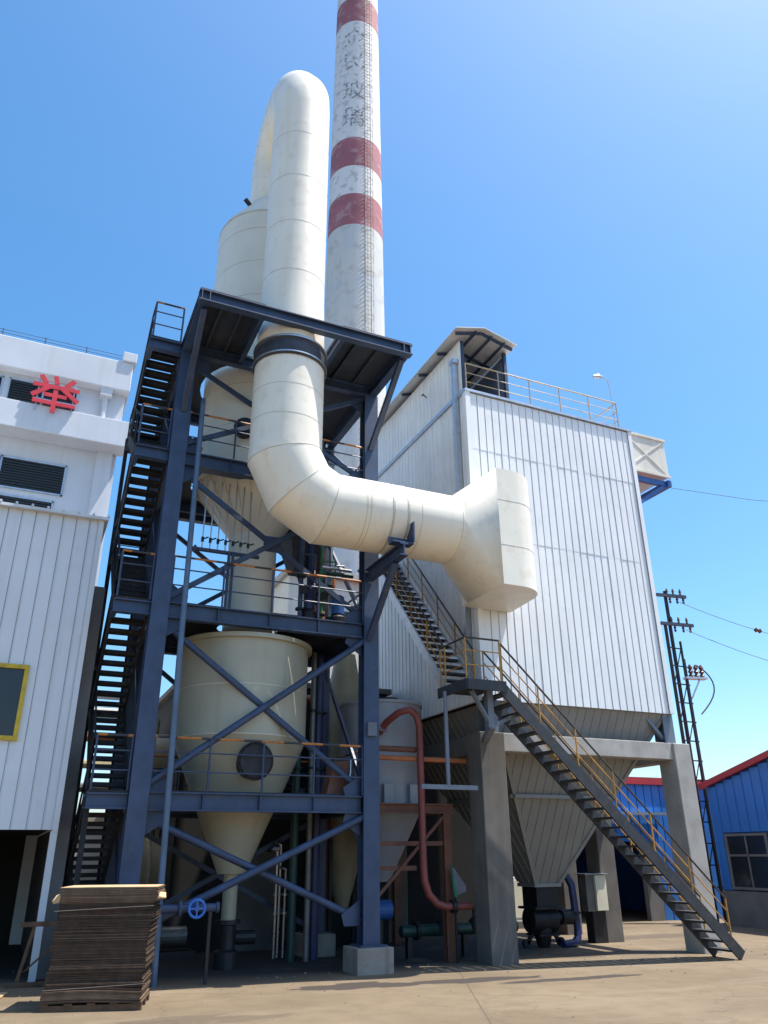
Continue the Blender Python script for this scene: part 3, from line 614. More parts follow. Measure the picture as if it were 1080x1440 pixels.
# ================================================================ STEEL TOWER
LV = (3.42, 7.36, 11.12)
CX, CY = 4.72, 18.6           # axis of the vessels
XL, XR, YF, YB = 2.31, 7.32, 16.98, 20.3
m_steelgrey2 = mat('grey_box_paint', (0.12, 0.14, 0.17), 0.5)
def build_tower():
    t = thing('steel_tower', (4.8, 18.6, 0), 'open blue steel tower with braced bays around the beige tanks', 'tower')
    for x in (XL, XR):
        for y in (YF, YB): part('column', m_blue, t, lambda m: m.ibeam((x, y, 0.3), (x, y, 13.84), 0.36, 0.38, (0, 1, 0), 0.035, 0.03))
    for x in (XL, XR):
        for y in (YF, YB): part('base_plate', m_blue, t, lambda m: m.box(x - 0.3, x + 0.3, y - 0.3, y + 0.3, 0.47, 0.505))
    for z in LV:
        zc = z - 0.19
        b = part('beam', m_blue, t, lambda m: m.ibeam((XL + 0.19, YF, zc), (XR - 0.19, YF, zc), 0.36, 0.20))
        for x in (3.6, 4.8, 6.0): part('stiffener', m_blue, b, lambda m: m.box(x - 0.008, x + 0.008, YF - 0.095, YF - 0.013, z - 0.33, z - 0.045))
        part('beam', m_blue, t, lambda m: m.ibeam((XL + 0.19, YB, zc), (XR - 0.19, YB, zc), 0.36, 0.20))
        for x in (XL, XR): part('beam', m_blue, t, lambda m: m.ibeam((x, YF + 0.18, zc), (x, YB - 0.18, zc), 0.36, 0.20))
        for y in (17.35, 20.0): part('joist', m_blue, t, lambda m: m.ibeam((XL + 0.1, y, zc + 0.05), (XR - 0.1, y, zc + 0.05), 0.24, 0.12))
        part('deck', m_under, t, lambda m: m.plate_hole(XL + 0.05, XR - 0.05, YF + 0.11, YB - 0.11, CX, CY, {3.42: 1.66, 7.36: 0.75, 11.12: 1.72}[z] if z != 3.42 else 1.35, z + 0.003, z + 0.03))
        rl = railing(t, [(XL + 0.2, YF - 0.12, z + 0.0), (XR - 0.2, YF - 0.12, z + 0.0)], 1.05, 1.15)
        railing(t, [(XL + 0.2, YB + 0.1, z + 0.0), (XR - 0.2, YB + 0.1, z + 0.0)], 1.05, 1.15)
        railing(t, [(XR + 0.12, YF + 0.25, z + 0.0), (XR + 0.12, YB - 0.25, z + 0.0)], 1.05, 1.1)
    # braces, front face: round bars low down, angles higher up
    y = YF + 0.02
    for (a, b, r) in (((2.45, 2.95), (7.2, 0.95), 0.075), ((2.45, 0.90), (7.2, 2.98), 0.075), ((2.4, 6.95), (7.25, 3.5), 0.075), ((2.4, 3.5), (7.25, 6.98), 0.075)):
        yy = y if a[1] > b[1] else y - 0.0
        part('brace', m_blue, t, lambda m: m.tube((a[0], y + (0.08 if a[1] > b[1] else -0.08), a[1]), (b[0], y + (0.08 if a[1] > b[1] else -0.08), b[1]), r, 12), smooth=True)
    for (a, b) in (((2.4, 10.7), (7.25, 7.5)), ((2.4, 7.42), (7.25, 10.8)), ((2.4, 13.7), (7.25, 11.3)), ((2.4, 11.3), (7.25, 13.8))):
        part('brace', m_blue, t, lambda m: m.bar((a[0], y + (0.07 if a[1] > b[1] else -0.05), a[1]), (b[0], y + (0.07 if a[1] > b[1] else -0.05), b[1]), 0.07, 0.12))
    for c in ((4.8, 9.1), (4.8, 12.53)): part('gusset', m_blue, t, lambda m: m.box(c[0] - 0.22, c[0] + 0.22, y + 0.012, y + 0.028, c[1] - 0.2, c[1] + 0.2))
    for gx, s in ((XL + 0.19, 1), (XR - 0.19, -1)):
        for gzv, dz in ((0.95, 1), (2.98, -1), (3.46, 1), (6.98, -1), (7.42, 1), (10.7, -1), (11.2, 1), (13.7, -1)):
            gp = part('gusset', m_blue, t, lambda m: m.add([(gx, y - 0.012, gzv - 0.10 * dz), (gx + s * 0.36, y - 0.012, gzv - 0.10 * dz), (gx + s * 0.42, y - 0.012, gzv + 0.12 * dz), (gx, y - 0.012, gzv + 0.40 * dz), (gx, y + 0.012, gzv - 0.10 * dz), (gx + s * 0.36, y + 0.012, gzv - 0.10 * dz), (gx + s * 0.42, y + 0.012, gzv + 0.12 * dz), (gx, y + 0.012, gzv + 0.40 * dz)], [(0, 1, 2, 3), (7, 6, 5, 4), (0, 4, 5, 1), (1, 5, 6, 2), (2, 6, 7, 3), (3, 7, 4, 0)]))
    # rear and side braces
    for z0, z1 in ((0.6, 3.0), (3.5, 6.95), (7.45, 10.7), (11.2, 13.7)):
        for yy, s in ((YB, 1), (YB + 0.1, -1)):
            part('brace', m_blue, t, lambda m: m.bar((2.45, yy, z0 if s > 0 else z1), (7.2, yy, z1 if s > 0 else z0), 0.06, 0.11))
        for x in (XL, XR):
            if x == XR and z0 < 3.4: continue
            part('brace', m_blue, t, lambda m: m.bar((x, YF + 0.2, z0), (x, YB - 0.2, z1), 0.06, 0.11))
    # top platform, cantilevered forward past the columns with a slot for the duct
    zt = 14.16; yo = 14.62
    fb = part('beam', m_blue, t, lambda m: m.ibeam((2.10, yo + 0.1, zt - 0.17), (7.52, yo + 0.1, zt - 0.17), 0.30, 0.20))
    for x in (2.16, 2.34, 7.28, 7.46): part('stiffener', m_blue, fb, lambda m: m.box(x - 0.01, x + 0.01, yo, yo + 0.085, zt - 0.29, zt - 0.05))
    for x in (2.24, 7.38): part('beam', m_blue, t, lambda m: m.ibeam((x, yo + 0.21, zt - 0.17), (x, YB + 0.1, zt - 0.17), 0.30, 0.20))
    for x in (3.62, 5.68): part('beam', m_blue, t, lambda m: m.ibeam((x, yo + 0.21, zt - 0.17), (x, YF - 0.2, zt - 0.17), 0.28, 0.12))
    for yy in (YF - 0.1, YB): part('beam', m_blue, t, lambda m: m.ibeam((2.35, yy, zt - 0.20), (7.27, yy, zt - 0.20), 0.30, 0.18))
    part('deck', m_under, t, lambda m: m.box(2.12, 3.66, yo + 0.02, YF - 0.15, zt - 0.018, zt + 0.02))
    part('deck', m_under, t, lambda m: m.box(5.62, 7.50, yo + 0.02, YF - 0.15, zt - 0.018, zt + 0.02))
    part('deck', m_under, t, lambda m: m.plate_hole(2.12, 7.50, YF - 0.149, YB + 0.12, CX, CY, 1.74, zt - 0.018, zt + 0.02))
    for x in (2.70, 3.18, 6.15, 6.75): part('joist', m_under, t, lambda m: m.bar((x, yo + 0.21, zt - 0.08), (x, YF - 0.2, zt - 0.08), 0.06, 0.10))
    for x, x2 in ((2.33, 2.28), (7.30, 7.34)): part('strut', m_blue, t, lambda m: m.bar((x, YF - 0.16, 12.15), (x2, yo + 0.3, zt - 0.34), 0.13, 0.14))
    railing(t, [(5.75, YB, zt + 0.02), (7.46, YB, zt + 0.02), (7.46, YF + 0.2, zt + 0.02)], 1.05, 1.2)
    cb = part('cable_tray', m_dark, t, lambda m: m.box(XR + 0.20, XR + 0.24, YF - 0.02, YF + 0.14, 0.6, 13.6))
    for z in (1.7, 5.0, 9.0): part('tray_clip', m_galv, cb, lambda m: m.box(XR + 0.19, XR + 0.26, YF - 0.03, YF + 0.15, z, z + 0.04))
    jb = part('junction_box', m_steelgrey2, t, lambda m: m.box(XR - 0.12, XR + 0.10, YF - 0.26, YF - 0.185, 4.7, 5.0))
    # bracket that carries the horizontal duct
    br = part('duct_bracket', m_blue, t, lambda m: m.ibeam((7.24, YF - 0.19, 8.56), (7.24, 14.75, 8.56), 0.30, 0.20))
    part('strut', m_blue, br, lambda m: m.bar((7.24, YF - 0.20, 6.95), (7.24, 15.25, 8.40), 0.13, 0.13))
    part('saddle', m_blue, br, lambda m: (m.box(6.98, 7.5, 14.78, 15.05, 8.72, 8.76), m.box(7.46, 7.49, 14.70, 15.05, 8.76, 9.25), m.box(6.98, 7.46, 15.03, 15.05, 8.76, 8.92)))
    # plinths
    for i, (x, yy) in enumerate(((XL, YF), (XR, YF), (XL, YB), (XR, YB))):
        o = part('plinth', m_plinth, None, lambda m: m.box(x - 0.42, x + 0.40, yy - 0.42, yy + 0.40, gz(x) - 0.1, 0.47 + gz(x) * 0), bevel=0.025)
        tag(o, ('stained concrete plinth under the left front tower column behind the cardboard', 'stained concrete plinth under the right front tower column', 'concrete plinth under the left rear tower column', 'concrete plinth under the right rear tower column')[i], 'plinth', 'plinths under the tower columns')
build_tower()

# ---------------------------------------------------------------- zigzag stair on the tower's left
def build_stair_tower():
    t = thing('zigzag_stair', (1.8, 18.5, gz(2)), 'dark zigzag steel stair climbing the left side of the blue tower', 'staircase')
    xa, xb = 1.40, 2.14; yf, yb = 17.55, 19.75
    lv = [gz(2), LV[0], LV[1], LV[2], 14.16]
    for i in range(4):
        z0, z1 = lv[i], lv[i + 1]; zm = (z0 + z1) / 2
        flight(t, (xa, yf, z0 + 0.05), (xa, yb, zm), (xb - xa, 0, 0), 10, m_dark, m_dark, 0.27, 0.30, 0.085)
        flight(t, (xa, yb, zm + 0.03), (xa, yf, z1), (xb - xa, 0, 0), 10, m_dark, m_dark, 0.27, 0.30, 0.085)
        part('half_landing', m_dark, t, lambda m: m.box(xa - 0.03, xb + 0.03, yb, yb + 0.75, zm - 0.06, zm + 0.0))
        part('landing', m_dark, t, lambda m: m.box(xa - 0.03, XL - 0.2, YF - 0.08, yf, z1 - 0.05, z1))
        part('landing_beam', m_blue, t, lambda m: m.ibeam((xa - 0.05, YF, z1 - 0.20), (XL - 0.19, YF, z1 - 0.20), 0.30, 0.18))
        part('landing_beam', m_blue, t, lambda m: m.ibeam((xa, YF + 0.11, z1 - 0.20), (xa, yf, z1 - 0.20), 0.24, 0.12))
        railing(t, [(xa, yf, z0 + 0.15), (xa, yb, zm + 0.1), (xa, yb + 0.7, zm + 0.1), (xb, yb + 0.7, zm + 0.1)], 0.95, 1.0, m_dark, m_dark, 0.022, (0.5,))
        railing(t, [(xa, yb, zm + 0.1), (xa, yf, z1 + 0.1), (xa, YF - 0.02, z1 + 0.1)], 0.95, 1.0, m_dark, m_dark, 0.022, (0.5,))
        railing(t, [(xa, YF - 0.05, z1), (XL - 0.22, YF - 0.05, z1)], 1.05, 0.6)
    for y in (yb + 0.72,):
        for x in (xa, xb): part('stair_post', m_dark, t, lambda m: m.bar((x, y, gz(2)), (x, y, 13.0), 0.10, 0.10))
    part('stair_post', m_dark, t, lambda m: m.bar((xa, YF + 0.2, gz(2)), (xa, YF + 0.2, 3.1), 0.10, 0.10))
build_stair_tower()

# ================================================================ VESSELS AND DUCT
def build_vessel():
    t = thing('scrubber_vessel', (CX, CY, 7.4), 'tall cream vessel standing through the tower and rising above its top platform', 'vessel')
    r = 1.63
    part('shell', m_vessel, t, lambda m: m.lathe(CX, CY, [(r, 11.15), (r, 13.0), (r, 15.5), (r, 18), (r, 19.55)], 64, False), smooth=True)
    part('shoulder', m_vessel, t, lambda m: m.lathe(CX, CY, [(r, 19.55), (r * 0.97, 19.75), (0.84, 20.85), (0.80, 21.0)], 64, False), smooth=True)
    part('cone', m_vessel, t, lambda m: m.lathe(CX, CY, [(0.62, 9.75), (r, 11.15)], 64, False), smooth=True)
    part('neck', m_vessel, t, lambda m: m.lathe(CX, CY, [(0.62, 6.9), (0.62, 9.75)], 48, False), smooth=True)
    for z in (12.4, 13.6, 15.3, 16.5, 17.7, 18.9): part('seam', m_seam, t, lambda m: m.ring((CX, CY, z), (0, 0, 1), r, 0.02, 0.005, 64))
    part('seam', m_seam, t, lambda m: m.ring((CX, CY, 19.56), (0, 0, 1), r, 0.05, 0.012, 64))
    part('flange', m_vessel, t, lambda m: m.ring((CX, CY, 11.15), (0, 0, 1), r, 0.12, 0.04, 64))
    for k in range(26):
        a = 2 * math.pi * k / 26; c, s_ = math.cos(a), math.sin(a)
        part('cone_rib', m_seam, t, lambda m: m.bar((CX + 0.625 * c, CY + 0.625 * s_, 9.78), (CX + 1.635 * c, CY + 1.635 * s_, 11.1), 0.015, 0.012))
    part('bracket', m_dark, t, lambda m: m.bar((CX - 0.85, CY - 0.45, 20.55), (CX - 1.08, CY - 0.52, 20.72), 0.08, 0.12))
    d = part('inspection_port', m_black, t, lambda m: m.path([(CX - 0.75, CY - 1.42, 12.15), (CX - 0.84, CY - 1.62, 12.15)], 0.26, 20), smooth=True)
build_vessel()

DX, DY, DZ, DR = 4.60, 15.62, 9.62, 0.855
def build_duct():
    t = thing('main_duct', (DX, DY, 8.76), 'huge cream duct bending down past the tower and across to the bag filter', 'duct')
    zc = 22.15; yc = (CY + DY) / 2; R = (CY - DY) / 2; ru = 0.80
    pts = [(CX, CY, 20.9), (CX, CY, zc - 0.1)]; n = 8
    for k in range(n + 1):
        a = math.pi * k / n; pts.append((CX + (DX - CX) * k / n, yc + R * math.cos(a), zc + R * math.sin(a)))
    pts.append((DX, DY, zc - 0.35))
    g = part('gooseneck', m_duct, t, lambda m: m.path(pts, ru, 56, False), smooth=True)
    for q in range(2, len(pts) - 2):
        d = (V(pts[q + 1]) - V(pts[q - 1])); part('seam', m_seam, g, lambda m: m.ring(pts[q], d, ru, 0.014, 0.0035, 56))
    v = part('downpipe_upper', m_duct, t, lambda m: m.path([(DX, DY, zc - 0.35), (DX, DY, 15.2), (DX, DY, 14.5), (DX, DY, 13.62)], [ru, ru, 0.825, 0.84], 56, False), smooth=True)
    for z in (20.5, 18.9, 17.3, 15.7): part('seam', m_seam, v, lambda m: m.ring((DX, DY, z), (0, 0, 1), ru + (0.0 if z > 15.2 else 0.008), 0.014, 0.0035, 56))
    sl = part('expansion_sleeve', m_rubber, t, lambda m: m.lathe(DX, DY, [(0.87, 13.08), (0.91, 13.12), (0.91, 13.17), (0.875, 13.20), (0.89, 13.36), (0.87, 13.52), (0.905, 13.56), (0.905, 13.62), (0.86, 13.66)], 56, False), smooth=True)
    part('clamp_band', m_galv, sl, lambda m: m.ring((DX, DY, 13.59), (0, 0, 1), 0.905, 0.035, 0.008, 56))
    part('clamp_band', m_galv, sl, lambda m: m.ring((DX, DY, 13.145), (0, 0, 1), 0.91, 0.035, 0.008, 56))
    v = part('downpipe_lower', m_duct, t, lambda m: m.path([(DX, DY, 13.12), (DX, DY, 12.5), (DX, DY, 11.6), (DX, DY, 10.71)], DR, 56, False), smooth=True)
    for z in (12.3, 11.5): part('seam', m_seam, v, lambda m: m.ring((DX, DY, z), (0, 0, 1), DR, 0.014, 0.0035, 56))
    ep = [(DX, DY, 10.95), (DX, DY, 10.71), (4.97, DY, 9.98), (5.60, DY, DZ), (5.9, DY, DZ)]
    e = part('mitred_elbow', m_duct, t, lambda m: m.path([(DX, DY, 10.75), ep[1], ep[2], ep[3], (5.64, DY, DZ)], DR + 0.001, 64, False), smooth=False)
    me = e.data; me.polygons.foreach_set('use_smooth', [True] * len(me.polygons)); me.set_sharp_from_angle(angle=RAD(18))
    for q in (1, 2, 3):
        a = (V(ep[q]) - V(ep[q - 1])).normalized(); b = (V(ep[q + 1]) - V(ep[q])).normalized(); t1 = (a + b).normalized()
        # elliptical seam in the mitre plane
        m = MB(); side = V(0, 1, 0); w = t1.cross(side).normalized(); k0 = 1 / a.dot(t1); ring = []
        for k in range(65):
            an = 2 * math.pi * k / 64; ring.append(V(ep[q]) + side * math.cos(an) * (DR + 0.003) + w * math.sin(an) * (DR + 0.003) * k0)
        m.path(ring, 0.009, 5, False); m.build('seam', m_seam, e)
    h = part('crossover_pipe', m_duct, t, lambda m: m.path([(5.60, DY, DZ), (6.6, DY, DZ), (7.8, DY, DZ), (8.92, DY, DZ)], DR, 56, False), smooth=True)
    for x in (6.35, 6.45, 7.75, 8.85): part('seam', m_seam, h, lambda m: m.ring((x, DY, DZ), (1, 0, 0), DR, 0.014, 0.0035, 56))
    for x in (7.02, 7.40): part('strap', m_seam, h, lambda m: m.ring((x, DY, DZ), (1, 0, 0), DR, 0.05, 0.012, 56))
    # round-to-oblong boot against the filter wall
    xb, z0, z1, hw = 9.86, 8.08, 11.16, 0.86
    n = 64; circ = [(8.90, DY + DR * math.cos(2 * math.pi * (k + 0.5) / n), DZ + DR * math.sin(2 * math.pi * (k + 0.5) / n)) for k in range(n)]
    corners = [(xb, DY + sy * hw, zz) for sy, zz in ((1, z1), (-1, z1), (-1, z0), (1, z0))]
    m = MB()
    vs = circ + corners; fs = []
    for k in range(n):
        a = 2 * math.pi * (k + 1.0) / n; cidx = int((a % (2 * math.pi)) // (math.pi / 2)) % 4
        fs.append((k, (k + 1) % n, n + cidx))
    # the four flat triangles
    for i, ang in enumerate((0.5 * math.pi, math.pi, 1.5 * math.pi, 0.0)):
        k = (int(round(ang / (2 * math.pi) * n)) - 1) % n
        fs.append(((k + 0) % n, n + (i + 1) % 4, n + i))
    m.add(vs, fs)
    bt = m.build('boot', m_duct, t, smooth=True); bt.data.set_sharp_from_angle(angle=RAD(12))
    xc = 10.36
    front = [(xb, DY - hw)] + [(xc + hw * math.sin(a), DY - hw * math.cos(a)) for a in [math.pi * 0.5 * k / 14 for k in range(15)]] + [(xc + hw + 0.12, 16.78), (xb, 16.78)]
    part('plenum', m_duct, t, lambda m: m.prism(front, z0, z1), smooth=True)
    for zz in (9.1, 10.3):
        ring = [V(x, y - 0.002, zz) for x, y in front[:-1]]; part('seam', m_seam, t, lambda m: m.path(ring, 0.004, 4))
build_duct()

def build_tank():
    t = thing('conical_tank', (CX, CY, 1.85), 'big beige tank with long cone bottom inside the lower tower', 'tank')
    r = 1.53
    part('shell', m_tank, t, lambda m: m.lathe(CX, CY, [(r, 4.65), (r, 5.8), (r, 6.85)], 64, False), smooth=True)
    part('lid', m_tank, t, lambda m: m.lathe(CX, CY, [(r + 0.10, 6.80), (r + 0.10, 6.90), (0.70, 7.0)], 64), smooth=True)
    part('cone', m_tank, t, lambda m: m.lathe(CX, CY, [(0.31, 1.85), (r, 4.65)], 64), smooth=True)
    for z in (4.66, 5.75): part('seam', m_seam, t, lambda m: m.ring((CX, CY, z), (0, 0, 1), r, 0.025, 0.006, 64))
    mh = part('manhole', m_black, t, lambda m: m.path([(CX - 0.02, CY - 1.10, 4.08), (CX - 0.03, CY - 1.60, 4.08)], 0.34, 32), smooth=True)
    part('manhole_flange', m_dark, mh, lambda m: m.path([(CX - 0.028, CY - 1.53, 4.08), (CX - 0.029, CY - 1.57, 4.08)], 0.40, 32), smooth=True)
    for k in range(16):
        a = 2 * math.pi * k / 16; part('bolt', m_black, mh, lambda m: m.path([(CX - 0.03 + 0.372 * math.cos(a), CY - 1.56, 4.08 + 0.372 * math.sin(a)), (CX - 0.03 + 0.372 * math.cos(a), CY - 1.60, 4.08 + 0.372 * math.sin(a))], 0.02, 6))
    for a in (0.6, 2.5): part('lug', m_tank, t, lambda m: m.box(CX + (r + 0.12) * math.cos(a) - 0.13, CX + (r + 0.12) * math.cos(a) + 0.13, CY + (r + 0.05) * math.sin(a) - 0.1, CY + (r + 0.05) * math.sin(a) + 0.1, 4.9, 5.2))
    part('outlet_pipe', m_tank, t, lambda m: m.tube((CX, CY, 0.9), (CX, CY, 1.86), 0.16, 16), smooth=True)
    o = part('discharge_valve', m_black, None, lambda m: (m.lathe(CX, CY, [(0.26, gz(CX)), (0.26, 0.35), (0.18, 0.4), (0.18, 0.85), (0.27, 0.87), (0.27, 0.95)], 20), m.tube((CX + 0.15, CY, 0.6), (CX + 0.6, CY, 0.6), 0.14, 12)))
    tag(o, 'black valve body on the ground under the beige cone tip', 'valve')
build_tank()

# ================================================================ BAG FILTER
BX0, BX1, BY0, BY1, BZ0, BZ1 = 10.36, 16.50, 16.80, 23.2, 5.75, 14.78
def build_filter():
    t = thing('bag_filter', (13.4, 20, 5), 'large white clad bag filter house on concrete legs at the right', 'filter house')
    fw = part('front_wall', m_joint, t, lambda m: m.box(BX0 + 0.03, BX1 - 0.03, BY0 + 0.03, BY0 + 0.10, BZ0, BZ1))
    n = 24
    for z0, z1, off in ((BZ0, 10.22, 0.020), (10.20, 12.9, 0.014), (12.88, BZ1 - 0.05, 0.008)): clad(fw, 'x', BX0 + 0.12, BX1 - 0.1, BY0 + off, z0, z1, m_white, n)
    part('corner_flashing', m_white, t, lambda m: (m.box(BX0 - 0.02, BX0 + 0.12, BY0 - 0.035, BY0 - 0.022, BZ0, BZ1), m.box(BX0 - 0.035, BX0 - 0.02, BY0 - 0.035, BY0 + 0.14, BZ0, BZ1)))
    part('corner_flashing', m_white, t, lambda m: (m.box(BX1 - 0.11, BX1 + 0.03, BY0 - 0.035, BY0 - 0.022, BZ0, BZ1), m.box(BX1 + 0.015, BX1 + 0.03, BY0 - 0.022, BY0 + 0.14, BZ0, BZ1)))
    part('top_flashing', m_galv, t, lambda m: (m.box(BX0 - 0.05, BX1 + 0.05, BY0 - 0.06, BY0 + 0.06, BZ1 - 0.02, BZ1 + 0.06), m.box(BX0 - 0.05, BX0 - 0.022, BY0 + 0.06, BY1, BZ1 - 0.03, BZ1 + 0.10)))
    lw = part('left_wall', m_joint, t, lambda m: m.box(BX0 + 0.03, BX0 + 0.10, BY0 + 0.12, BY1, BZ0, BZ1))
    for z0, z1, off in ((BZ0, 10.22, 0.020), (10.20, BZ1, 0.012)): clad(lw, 'y', BY0 + 0.14, BY1, BX0 + off, z0, z1, m_side, 25)
    part('right_wall', m_white, t, lambda m: m.box(BX1 - 0.10, BX1 - 0.0, BY0 + 0.12, BY1, BZ0, BZ1))
    part('rear_wall', m_side, t, lambda m: m.box(BX0 + 0.1, BX1 - 0.1, BY1 - 0.1, BY1, BZ0, BZ1))
    part('roof', m_roofsheet, t, lambda m: m.box(BX0 + 0.1, BX1 - 0.1, BY0 + 0.1, BY1 - 0.1, BZ1 - 0.12, BZ1 - 0.03))
    part('floor_plate', m_dark, t, lambda m: m.box(BX0 + 0.1, BX1 - 0.1, BY0 + 0.1, BY1 - 0.1, BZ0 + 0.02, BZ0 + 0.08))
    # penthouse with a shallow pitched sheet roof, open to the front
    px1, pz = 12.02, 16.72
    pl = part('penthouse_wall', m_joint, t, lambda m: m.box(BX0 + 0.03, BX0 + 0.08, BY0 + 0.25, BY1, BZ1, pz)); clad(pl, 'y', BY0 + 0.22, BY1, BX0 + 0.012, BZ1 + 0.05, pz, m_side, 25)
    part('penthouse_wall', m_bluew2, t, lambda m: m.box(px1 - 0.03, px1 + 0.03, BY0 + 0.3, BY1, BZ1, pz))
    part('penthouse_wall', m_bluew2, t, lambda m: m.box(BX0 + 0.08, px1 - 0.03, BY1 - 0.08, BY1, BZ1, pz))
    for x in (BX0 + 0.10, px1 - 0.02): part('penthouse_post', m_blue, t, lambda m: m.box(x - 0.05, x + 0.05, BY0 + 0.20, BY0 + 0.30, BZ1, pz))
    ridge = (11.0, 17.02); el, er = (9.98, pz + 0.02), (12.14, pz + 0.0)
    for a, b in ((el, ridge), (ridge, er)):
        rf = part('penthouse_roof', m_roofsheet, t, lambda m: m.add([(a[0], 16.5, a[1]), (b[0], 16.5, b[1]), (b[0], BY1 + 0.2, b[1]), (a[0], BY1 + 0.2, a[1]), (a[0], 16.5, a[1] + 0.03), (b[0], 16.5, b[1] + 0.03), (b[0], BY1 + 0.2, b[1] + 0.03), (a[0], BY1 + 0.2, a[1] + 0.03)], [(0, 1, 2, 3), (7, 6, 5, 4), (0, 4, 5, 1), (2, 6, 7, 3), (0, 3, 7, 4), (1, 5, 6, 2)]))
    for y in (16.72, 17.9, 19.2, 20.5): part('purlin', m_blue, t, lambda m: (m.bar((el[0] + 0.1, y, el[1] - 0.04), (ridge[0], y, ridge[1] - 0.05), 0.06, 0.08), m.bar((ridge[0], y, ridge[1] - 0.05), (er[0] - 0.05, y, er[1] - 0.05), 0.06, 0.08)))
    for x, z in ((10.75, 16.88), (11.3, 16.86), (11.75, 16.74)): part('rafter', m_blue, t, lambda m: m.bar((x, 16.6, z), (x, BY1, z), 0.05, 0.08))
    part('penthouse_brace', m_galv, t, lambda m: m.bar((10.6, 18.5, 14.9), (11.95, 17.1, 16.6), 0.05, 0.06))
    # roof-edge railing
    railing(t, [(BX0 + 0.08, BY0 + 0.06, BZ1 + 0.05), (BX1 - 0.35, BY0 + 0.06, BZ1 + 0.05), (BX1 - 0.35, BY0 + 1.6, BZ1 + 0.05)], 0.98, 1.18, m_roofrail, m_roofrail, 0.024, (0.33, 0.66))
    # downpipe on the left wall near the corner
    part('rain_pipe', m_galv, t, lambda m: (m.box(BX0 - 0.17, BX0 - 0.03, 17.18, 17.32, 6.1, 15.95), m.box(BX0 - 0.19, BX0 - 0.01, 17.12, 17.38, 15.95, 16.1)))
    for z in (7.5, 9.5, 11.5, 13.5): part('pipe_clip', m_galv, t, lambda m: m.box(BX0 - 0.18, BX0 - 0.02, 17.16, 17.34, z, z + 0.05))
    part('lamp_bracket', m_dark, t, lambda m: m.path([(BX0 - 0.02, 19.2, 15.9), (BX0 - 0.15, 19.2, 16.0), (BX0 - 0.22, 19.15, 15.9)], 0.02, 6))
    # legs under the house
    for x, y in ((BX0 + 0.28, BY0 + 0.30), (BX1 - 0.12, BY0 + 0.30), (BX0 + 0.28, 22.6), (BX1 - 0.12, 22.6)): part('steel_leg', m_steelgrey, t, lambda m: m.ibeam((x, y, 4.95), (x, y, BZ0 + 0.02), 0.40, 0.36, (0, 1, 0)))
    for x, s in ((BX0 + 0.30, 1), (BX1 - 0.14, -1)): part('knee_brace', m_steelgrey, t, lambda m: m.bar((x + s * 0.15, BY0 + 0.22, 5.1), (x + s * 0.75, BY0 + 0.22, BZ0 + 0.0), 0.08, 0.10))
    # hopper: four ribbed faces down to the outlet
    A = (BX0 + 0.30, BX1 - 0.20, BY0 + 0.12, BY1 - 0.15); Bq = (13.22, 13.98, 19.35, 20.10); zt, zb = BZ0, 1.46
    L = lambda i, z: A[i] + (Bq[i] - A[i]) * (zt - z) / (zt - zb)
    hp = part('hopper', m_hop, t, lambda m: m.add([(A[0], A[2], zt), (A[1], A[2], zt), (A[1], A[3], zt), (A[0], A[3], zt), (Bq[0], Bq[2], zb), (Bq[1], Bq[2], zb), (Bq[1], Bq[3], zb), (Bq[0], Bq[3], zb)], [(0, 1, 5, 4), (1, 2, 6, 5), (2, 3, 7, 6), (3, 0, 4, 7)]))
    n = 21; w = (A[1] - A[0]) / n; nrm = V(0, -(zt - zb), -(Bq[2] - A[2])).normalized()
    for k in range(n):
        x0, x1 = A[0] + k * w, A[0] + (k + 1) * w
        def zbot(x):
            if x < Bq[0]: f = (x - A[0]) / (Bq[0] - A[0])
            elif x > Bq[1]: f = (A[1] - x) / (A[1] - Bq[1])
            else: f = 1
            return zt - (zt - zb) * max(0.0, min(1, f))
        pf = lambda x, z, o: V(x, L(2, z), z) + nrm * o
        za, zb2 = zbot(x0), zbot(x1)
        m = MB(); g = 0.012; rw = 0.020
        cols = [(x0, g), (x0 + 0.004, g + 0.016), (x0 + rw, g + 0.016), (x0 + rw + 0.012, g - 0.008), (x1, g)]
        vs = [pf(x, zt, o) for x, o in cols] + [pf(x, zbot(x), o) for x, o in cols]
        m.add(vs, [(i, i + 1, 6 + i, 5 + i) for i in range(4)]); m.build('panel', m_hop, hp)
    n = 21; w = (A[3] - A[2]) / n; nr2 = V(-(zt - zb), 0, -(Bq[0] - A[0])).normalized()
    for k in range(n):
        y0, y1 = A[2] + k * w, A[2] + (k + 1) * w
        def zb3(y):
            if y < Bq[2]: f = (y - A[2]) / (Bq[2] - A[2])
            elif y > Bq[3]: f = (A[3] - y) / (A[3] - Bq[3])
            else: f = 1
            return zt - (zt - zb) * max(0.0, min(1, f))
        pf = lambda y, z, o: V(L(0, z), y, z) + nr2 * o
        m = MB(); g = 0.012; rw = 0.020
        cols = [(y0, g), (y0 + 0.004, g + 0.016), (y0 + rw, g + 0.016), (y0 + rw + 0.012, g - 0.008), (y1, g)]
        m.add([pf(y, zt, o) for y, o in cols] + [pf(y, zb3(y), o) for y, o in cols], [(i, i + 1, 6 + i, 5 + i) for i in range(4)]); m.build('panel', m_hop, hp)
    zs = 3.58; part('stiffener', m_hop, hp, lambda m: (m.bar((L(0, zs) - 0.05, L(2, zs) - 0.08, zs), (L(1, zs) + 0.05, L(2, zs) - 0.08, zs), 0.10, 0.09), m.bar((L(0, zs) - 0.08, L(2, zs) - 0.03, zs), (L(0, zs) - 0.08, L(3, zs), zs), 0.10, 0.09)))
